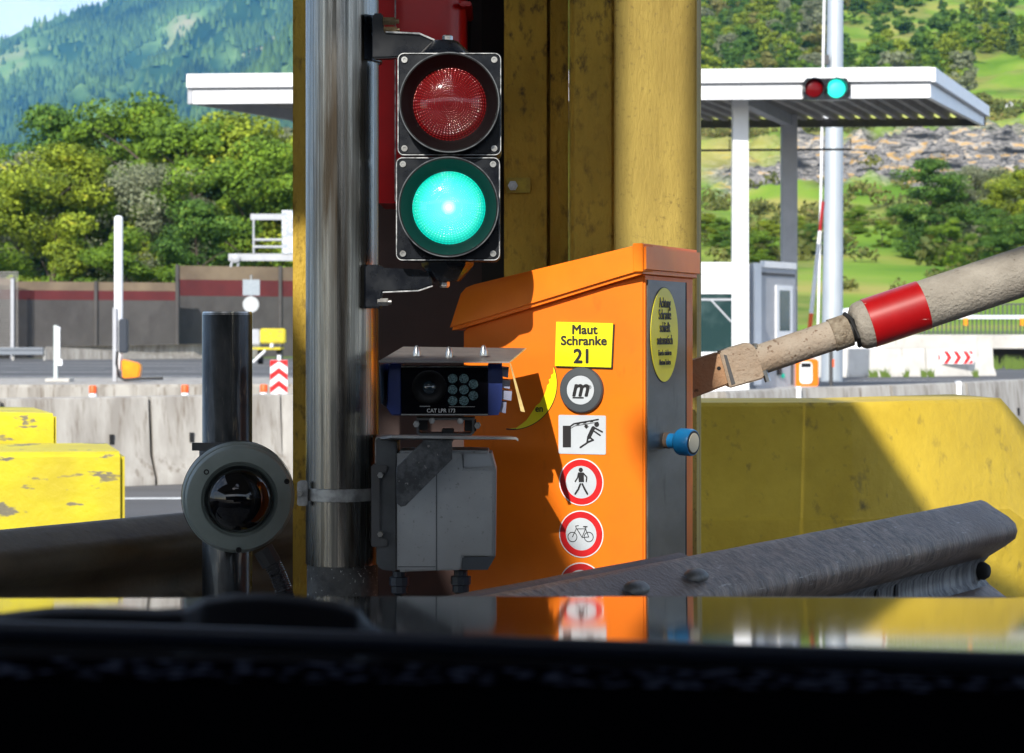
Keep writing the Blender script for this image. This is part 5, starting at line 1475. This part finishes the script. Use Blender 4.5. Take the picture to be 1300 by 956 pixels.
o, u, v = pro(738.2, 678, 'bicycle_sign')
m = MB()
for cx in (615, 691):
    a_ = c_(cx, 594); pl.disc(m, a_[0], a_[1], .0100, .0021, .0027, .0086, 32)
w = .0014
pl.stroke(m, [c_(615,594),c_(633,556),c_(630,543),c_(643,541)], w, .0021, .0028)
pl.stroke(m, [c_(633,556),c_(676,556),c_(660,596),c_(636,556)], w, .0021, .00282)
pl.stroke(m, [c_(676,556),c_(691,594),c_(660,596)], w, .0021, .00284)
pl.stroke(m, [c_(678,556),c_(674,547)], w, .0021, .00286)
pl.stroke(m, [c_(667,546),c_(683,546)], .0022, .0021, .00288)
M('bicycle', m, INK, o)
o, u, v = pro(738.2, 744, 'moped_sign')
m = MB()
a_ = (u+.001, v+.017); pl.disc(m, a_[0], a_[1], .0042, .0021, .0029, n=20)
for dx in (-.014, .014): pl.disc(m, u+dx, v-.012, .0080, .0021, .0027, .0055, 24)
pl.stroke(m, [(u, v+.011), (u-.004, v-.002), (u+.006, v-.006), (u+.010, v-.012)], .004, .0021, .00284)
pl.stroke(m, [(u, v+.010), (u+.010, v+.004), (u+.014, v-.012)], .002, .0021, .00286)
M('moped', m, INK, o)
# torn round sticker
u0, v0 = pl.px(650, 487); rV = 58*4.15/FPX
def onc(px_, py_): return pl.px(px_, py_)
outer = []
for k in range(0, 29):
    a = R(22-k*(22+97)/28); outer.append(onc(650+58*math.cos(a)*.985, 487-58*math.sin(a)))
inner = [onc(*p) for p in ((656,543),(663,538),(669,533),(675,524),(681,515),(686,511),(689,505),(692,500),(694,494),(695,489),(698,486),(697,482),(700,480),(700,476),(703,474))]
m = MB(); pl.poly(m, (outer+inner)[::-1], .0004, .0016); ts = M('torn_sticker', m, SIGNY, t)
m = MB(); pl.stroke(m, [(a_, b_) for a_, b_ in outer], .0024, .0003, .0011, joints=False); M('sticker_edge', m, INK, ts)
u, v = onc(685, 519); pl.text('en', u, v, 12.5*s3, INK, ts, .0021, bold=.0002, sx=.9)

# ---- boom arm
YA = 4.62
t = T('boom_arm', 'rough cream-grey barrier boom with one red band rising from the orange cabinet', 'boom', P(880, 480, YA))
d = Vector((1, 0, .335)).normalized(); upv = Vector((-d.z, 0, d.x))
def A(px_, py_): return P(px_, py_, YA)
def along(px_, off=0.0):  # centre line
    py_ = 412-(px_-1098)*.335
    return P(px_, py_, YA)+upv*off
pb = Plane((0,YA-.035,0),(1,0,0),(0,-1,0))
m = MB(); px_poly(pb, m, [(876,458),(914,447),(926,488),(876,507)], -.075, .002); m.bevel(.004, 2); hb = M('hub', m, mat('hub_rust_metal', (.40,.27,.17), (.36,.19,.09), rough=.7, scale=6, bump=.4, bscale=90, spots=(.15,.08,.04), sscale=60, slo=.62, shi=.7), t)
m = MB(); u, v = pb.px(912.5, 467.5); pb.disc(m, u, v, .0042, .0015, .0035, n=20); M('bolt_hole', m, MATTE, hb)
m = MB(); px_poly(pb, m, [(913,446.5),(950,434.5),(958,441),(970,478),(968,481),(926,493)], -.08, .010)
m.bevel(.006, 2); ck = M('clamp', m, BOOMEND, t)
m = MB(); px_poly(pb, m, [(918,450),(922,451),(933,487),(928,489)], .0095, .011); M('clamp_slot', m, DGREY, ck)
m = MB(); m.cyl(A(957,430)+Vector((0,-.02,-.01)), A(957,442)+Vector((0,-.02,0)), .006, n=6); m.cyl(A(968,470)+Vector((0,-.03,0)), A(973,484)+Vector((0,-.03,0)), .007, n=6); M('bolt', m, SILVER, ck)
m = MB(); m.cyl(along(930), along(1072), .0335, n=40); M('inner_tube', m, BOOMEND, t)
m = MB(); m.cyl(along(1056), along(1078), .0365, n=40); M('coupler', m, mat('crusted_coupler', (.34,.29,.22), (.16,.12,.08), rough=.85, scale=60, bump=1.0, bscale=120), t)
m = MB(); m.cyl(along(1074), along(1086), .030, n=32); m.tube([along(1078,.037)+Vector((0,-.01,0)), along(1082,.02)+Vector((0,-.04,0)), along(1082,-.02)+Vector((0,-.04,0)), along(1083,-.04)+Vector((0,-.01,0))], .005); M('rubber_strap', m, RUBBER, t)
a0, a1 = along(1084), along(1400)
m = MB(); ax_ = (a1-a0)
m.lathe(a0, ax_, [(.030,0),(.040,.001),(.0475,.006),(.052,.013),(.054,.024),(.054,ax_.length*3)], 64); M('outer_tube', m, BOOM, t)
r0, r1 = along(1102), along(1172)
m = MB(); m.lathe(r0, r1-r0, [(.0545,0),(.0553,.0005),(.0553,(r1-r0).length-.0005),(.0545,(r1-r0).length)], 64, False, False); M('red_band', m, BOOMRED, t)

# ---- big yellow barrier
t = T('yellow_barrier', 'large yellow painted concrete barrier beyond the raised boom on the right', 'barrier', (1.0, 6.8, 0))
m = MB()
zt = 1.178
def prow(p, n, fl=0.0):
    p = Vector((p[0], p[1], 0)); n = Vector((n[0], n[1], 0)).normalized()
    prof = [(.46,0),(.46,zt-.012),(.448,zt),(.012,zt),(0,zt-.012),(-.05,.83),(-.06,.82),(-.09,.0)]
    return [p+n*a+Vector((0,0,b)) for a, b in prof]
e1 = (X(1272,6.92), 6.92)
rows = [prow((X(640,6.46),6.46),(0,1)), prow((X(1080,6.5),6.5),(-.05,1)), prow(e1,(-.15,1))]
m.loft(rows); 
# sloped end going down to the ground, turned away
e2 = (e1[0]+1.1, e1[1]+1.25)
rw = rows[-1]
end = []
for k, v_ in enumerate(rw):
    w_ = Vector(v_)+Vector((1.0, 1.0, 0)); w_.z = v_.z*.22
    end.append(w_)
m.loft([rw, end]); m.bm.faces.new([m.bm.verts.new(p) for p in end]); m.bm.faces.new([m.bm.verts.new(p) for p in rows[0][::-1]])
bmesh.ops.remove_doubles(m.bm, verts=m.bm.verts[:], dist=1e-5)
M('wall', m, YBAR, t)

# ---- guard rails
def wprof(u_, n=5):
    pts = [(0,0),(.012,.004),(.030,.016),(.062,.034),(.078,.048),(.083,.065),(.078,.082),(.055,.100),(.018,.124),(.006,.138),(.004,.156),(.006,.174),(.018,.188),(.055,.212),(.078,.230),(.083,.247),(.078,.264),(.050,.282),(.020,.300),(.012,.311)]
    return pts
def rail(root, name, p0, p1, h, side, mt, nseg=24, taper=None, sel=None):
    p0, p1 = Vector((*p0, h)), Vector((*p1, h)); dv = p1-p0
    nn = Vector((dv.y, -dv.x, 0)).normalized()*side
    th = .004
    pr = wprof(0); 
    if sel: pr = pr[sel[0]:sel[1]]
    m = MB(); rows = []
    for k in range(nseg+1):
        c = p0+dv*(k/nseg)
        w = .0015*math.sin(k*1.7)
        r_ = [c+nn*(a+w)+Vector((0,0,-b)) for a, b in pr]+[c+nn*(a+w-th)+Vector((0,0,-b)) for a, b in pr[::-1]]
        rows.append(r_)
    m.loft(rows, True)
    m.bm.faces.new([m.bm.verts.new(p) for p in rows[0]]); m.bm.faces.new([m.bm.verts.new(p) for p in rows[-1][::-1]])
    return M(name, m, mt, root, sharp=.9)
H = 1.02
def onh(px_, py_, h=H):
    Y = (EYE-h)*FPX/(py_-HOR); return (X(px_, Y), Y)
q0, q1 = onh(640, 752), onh(1247, 635)
dv = Vector((q1[0]-q0[0], q1[1]-q0[1]))
far0 = (q0[0]-dv.x*.22, q0[1]-dv.y*.22)
t = T('guard_rail', 'weathered grey steel guard rail ending at the right in front of the yellow barrier', 'guard rail', (.5, 3.9, 0))
rl = rail(t, 'beam', far0, q1, H, 1, RAIL, 40, sel=(0,9))
rail(t, 'valley', far0, q1, H, 1, RAILIN, 40, sel=(8,13))
rail(t, 'lower_wave', far0, q1, H, 1, RAIL, 40, sel=(12,20))
du = dv.normalized(); nn = Vector((du.y, -du.x, 0))
spl = onh(862, 702)
a = Vector((spl[0], spl[1])); b = a-du*.9
rail(t, 'splice_sheet', (a.x+nn.x*.005-du.x*.9, a.y+nn.y*.005-du.y*.9), (a.x+nn.x*.005, a.y+nn.y*.005), H+.0008, 1, mat('brown_splice_sheet', (.11,.085,.08), (.06,.045,.042), rough=.55, metal=.3, scale=5, bump=.2, bscale=60, spots=(.35,.33,.32), sscale=30, slo=.7, shi=.75), 10, sel=(0,9))
def railpt(s, a_, v_, off=0.0):
    p = Vector((q0[0], q0[1]))+du*s
    return Vector((p.x+nn.x*(a_+off), p.y+nn.y*(a_+off), H-v_))
for s_, bp in ((.30,0),(.50,0)):
    c = railpt(s_, .046, .022, .006); nrm = Vector((nn.x*.5, nn.y*.5, .86)).normalized()
    ex_ = Vector((du.x, du.y, 0)); ey_ = nrm.cross(ex_)
    m = MB(); rows = []
    for rr2, hh in ((1,0),(.93,.004),(.7,.008),(.35,.0105),(.05,.011)):
        rows.append([c+ex_*(.034*rr2*math.cos(R(k*15)))+ey_*(.016*rr2*math.sin(R(k*15)))+nrm*hh for k in range(24)])
    m.loft(rows, True); m.bm.faces.new([m.bm.verts.new(p) for p in rows[-1]])
    M('button_bolt', m, mat('dull_bolt', (.15,.14,.13), (.08,.075,.07), rough=.5, metal=.5, scale=60), t)
L1 = (Vector((q1[0], q1[1]))-Vector((q0[0], q0[1]))).length
m = MB(); c = railpt(L1-.03, .004, .155); m.lathe(c, (nn.x, nn.y, 0), [(.020,0),(.020,.012),(.014,.022),(.010,.024)], 12); M('end_bolt', m, MATTE, t)
for s_ in (L1-.52, L1-.62):
    m = MB(); c = railpt(s_, .006, .155); m.prism([c+Vector((du.x*.008*math.cos(R(k*30)), du.y*.008*math.cos(R(k*30)), .022*math.sin(R(k*30)))) for k in range(12)], (nn.x*.004, nn.y*.004, 0)); M('slot', m, MATTE, t)
for s_ in (L1-.25, L1-1.3):
    m = MB(); c = railpt(s_, -.07, .0); m.obox((c.x, c.y, .49), (.05*du.x, .05*du.y, 0), (.03*nn.x, .03*nn.y, 0), (0,0,.49)); M('post', m, GALV, t)
t = T('guard_rail', 'dark brown guard rail behind the dome camera tube', 'guard rail', (-.9, 4.6, 0))
H2 = .985
g0 = (X(0,4.25)-.55, 3.62); g1 = (X(395,5.05), 5.08)
DR = mat('dark_brown_rail', (.14,.115,.080), (.05,.043,.033), rough=.6, metal=.3, scale=3, bump=.2, bscale=40, spots=(.14,.12,.08), sscale=9, slo=.6, shi=.75)  # dark brown, mottled colour
H2 = .99
rail(t, 'beam', g0, g1, H2, 1, DR, 20)
for s_ in (.25, .8):
    m = MB(); cx = g0[0]+(g1[0]-g0[0])*s_-.06; cy = g0[1]+(g1[1]-g0[1])*s_+.1; m.box(cx-.03, cx+.03, cy-.04, cy+.04, 0, .95); M('post', m, DR, t)

# ---- yellow block on the left (a stepped block)
t = T('yellow_block', 'lower bright yellow concrete block with scraped edge at the left', 'barrier block', (-2.3, 9.4, 0))
m = MB(); x1 = X(159,9.0); m.prism([(x1-2.2,9.0,0),(x1,9.0,0),(x1,9.0,.882),(x1-2.2,9.0,.872)], (-.20,.72,0)); m.bevel(.022, 3, .5); M('block', m, YBAR2, t)
t = T('yellow_block', 'upper yellow concrete block standing further back on the left edge', 'barrier block', (-2.8, 10.2, 0))
m = MB(); x1 = X(72,9.85); m.prism([(x1-2.2,10.5,0),(x1,9.85,0),(x1,9.85,1.012),(x1-2.2,10.5,1.03)], (-.28,.8,0)); m.bevel(.015, 2, .5); M('block', m, YBAR2, t)

# ================================================================== the car the picture is taken from
t = T('car', 'black car bonnet, wiper and dashboard along the bottom of the view', 'car', (0, 1.0, 0))
PAINT = mat('black_car_paint', (.006,.007,.010), rough=.06, spec=.38)
m = MB(); rows = []
ys = [1.20+.82*k/30 for k in range(31)]
def hz(y):
    q = (y-1.30)/.72
    return 1.2005-.72*(.0705*q+.0072*q*q)
for y in ys: 
    rows.append([Vector((x, y, hz(y)-.0022*(x*1.0)**2-(.0025*max(0,-x-.02)**2))) for x in [(-.85+1.7*i/60) for i in range(61)]])
yl, zl = ys[-1], hz(ys[-1]); sl_ = (hz(ys[-1])-hz(ys[-2]))/(ys[-1]-ys[-2])
for k in range(1, 14):
    a = math.atan(sl_)-R(85)*k/13
    yl += .035*math.cos(a); zl += .035*math.sin(a)
    rows.append([Vector((x, yl, zl-.0022*x*x-(.0025*max(0,-x-.02)**2))) for x in [(-.85+1.7*i/60) for i in range(61)]])
m.loft(rows); M('bonnet', m, PAINT, t)
# cowl ridge with its uneven upper edge (in front of the bonnet)
CY = 1.16
sil = [(-700,800),(-200,786),(0,778),(60,771),(110,770),(200,773),(235,771),(262,758),(300,753),(345,753),(390,758),(430,764),(455,772),(470,790),(490,803),(560,808),(650,813),(900,824),(1300,839),(1700,850),(2100,860)]
m = MB()
rows = []
fine = []
for (xa, ya), (xb, yb) in zip(sil, sil[1:]):
    for k in range(4):
        f = k/4; fine.append((xa+(xb-xa)*f, ya+(yb-ya)*f))
for px_, py_ in fine:
    p = P(px_, py_, CY)
    rows.append([p+Vector((0,.05,-.12)), p+Vector((0,.012,-.006)), p, p+Vector((0,-.010,-.004)), p+Vector((0,-.02,-.012)), p+Vector((0,-.06,-.03)), p+Vector((0,-.08,-.12))])
m.loft(rows); M('cowl', m, mat('cowl_black', (.0015,.002,.005), rough=.5, spec=.12), t, sharp=2)
m = MB(); m.tube([P(px_, py_+25, CY-.10) for px_, py_ in ((-300,778),(0,778),(200,783),(450,791),(650,798),(900,806),(1300,818),(1700,828))], .006, 12)
M('wiper_arm', m, mat('wiper_highlight_blue', (.016,.022,.040), rough=.4, spec=.4), t)  # blue-grey colour puts the highlight line into the arm
m = MB(); rows = []
for k in range(14):
    y = .95-.65*k/13
    z0 = 1.4-(848-HOR)*.95/FPX
    zz = z0-.0-.012*((.95-y)/.4)**2
    rows.append([Vector((x, y, zz-.0168*(x)*(y/.95))) for x in (-.8,-.4,-.2,0,.2,.4,.8)])
rows.insert(0, [v_+Vector((0,.01,-.1)) for v_ in rows[0]])
gr_rows = rows[1:3]
m.loft(rows); M('dashboard', m, mat('dash_black', (.0012,.0013,.002), rough=1, spec=0), t)
m = MB(); m.loft([[v_+Vector((0,0,.001)) for v_ in r_] for r_ in gr_rows])
dm = bpy.data.materials.new('dash_mesh'); dm.use_nodes = True
tt = dm.node_tree; b = tt.nodes['Principled BSDF']; b.inputs['Roughness'].default_value = 1; b.inputs['Specular IOR Level'].default_value = 0
co = tt.nodes.new('ShaderNodeTexCoord'); vo = tt.nodes.new('ShaderNodeTexVoronoi'); vo.inputs['Scale'].default_value = 95
tt.links.new(co.outputs['Object'], vo.inputs['Vector'])
rpp = tt.nodes.new('ShaderNodeValToRGB'); rpp.color_ramp.elements[0].color = (.05,.055,.08,1); rpp.color_ramp.elements[1].color = (.001,.001,.002,1)
rpp.color_ramp.elements[0].position = .2; rpp.color_ramp.elements[1].position = .5
tt.links.new(vo.outputs['Distance'], rpp.inputs['Fac']); tt.links.new(rpp.outputs['Color'], b.inputs['Base Color'])
M('defroster_grille', m, dm, t)
m = MB(); m.box(-.8, .8, -1.6, .35, 1.72, 1.76); m.bevel(.01); CR = mat('car_interior_black', (.006,.006,.008), rough=.7, spec=.2)
M('roof', m, CR, t)
for sx in (-1, 1):
    m = MB(); m.prism([(sx*.82,-1.6,.4),(sx*.82,.55,.4),(sx*.82,.95,1.0),(sx*.82,.62,1.5),(sx*.82,.35,1.72),(sx*.82,-1.6,1.72)], (sx*.03,0,0)); M('side_panel', m, CR, t)
m = MB(); m.box(-.8, .8, -1.66, -1.6, .4, 1.74); M('rear_panel', m, CR, t)
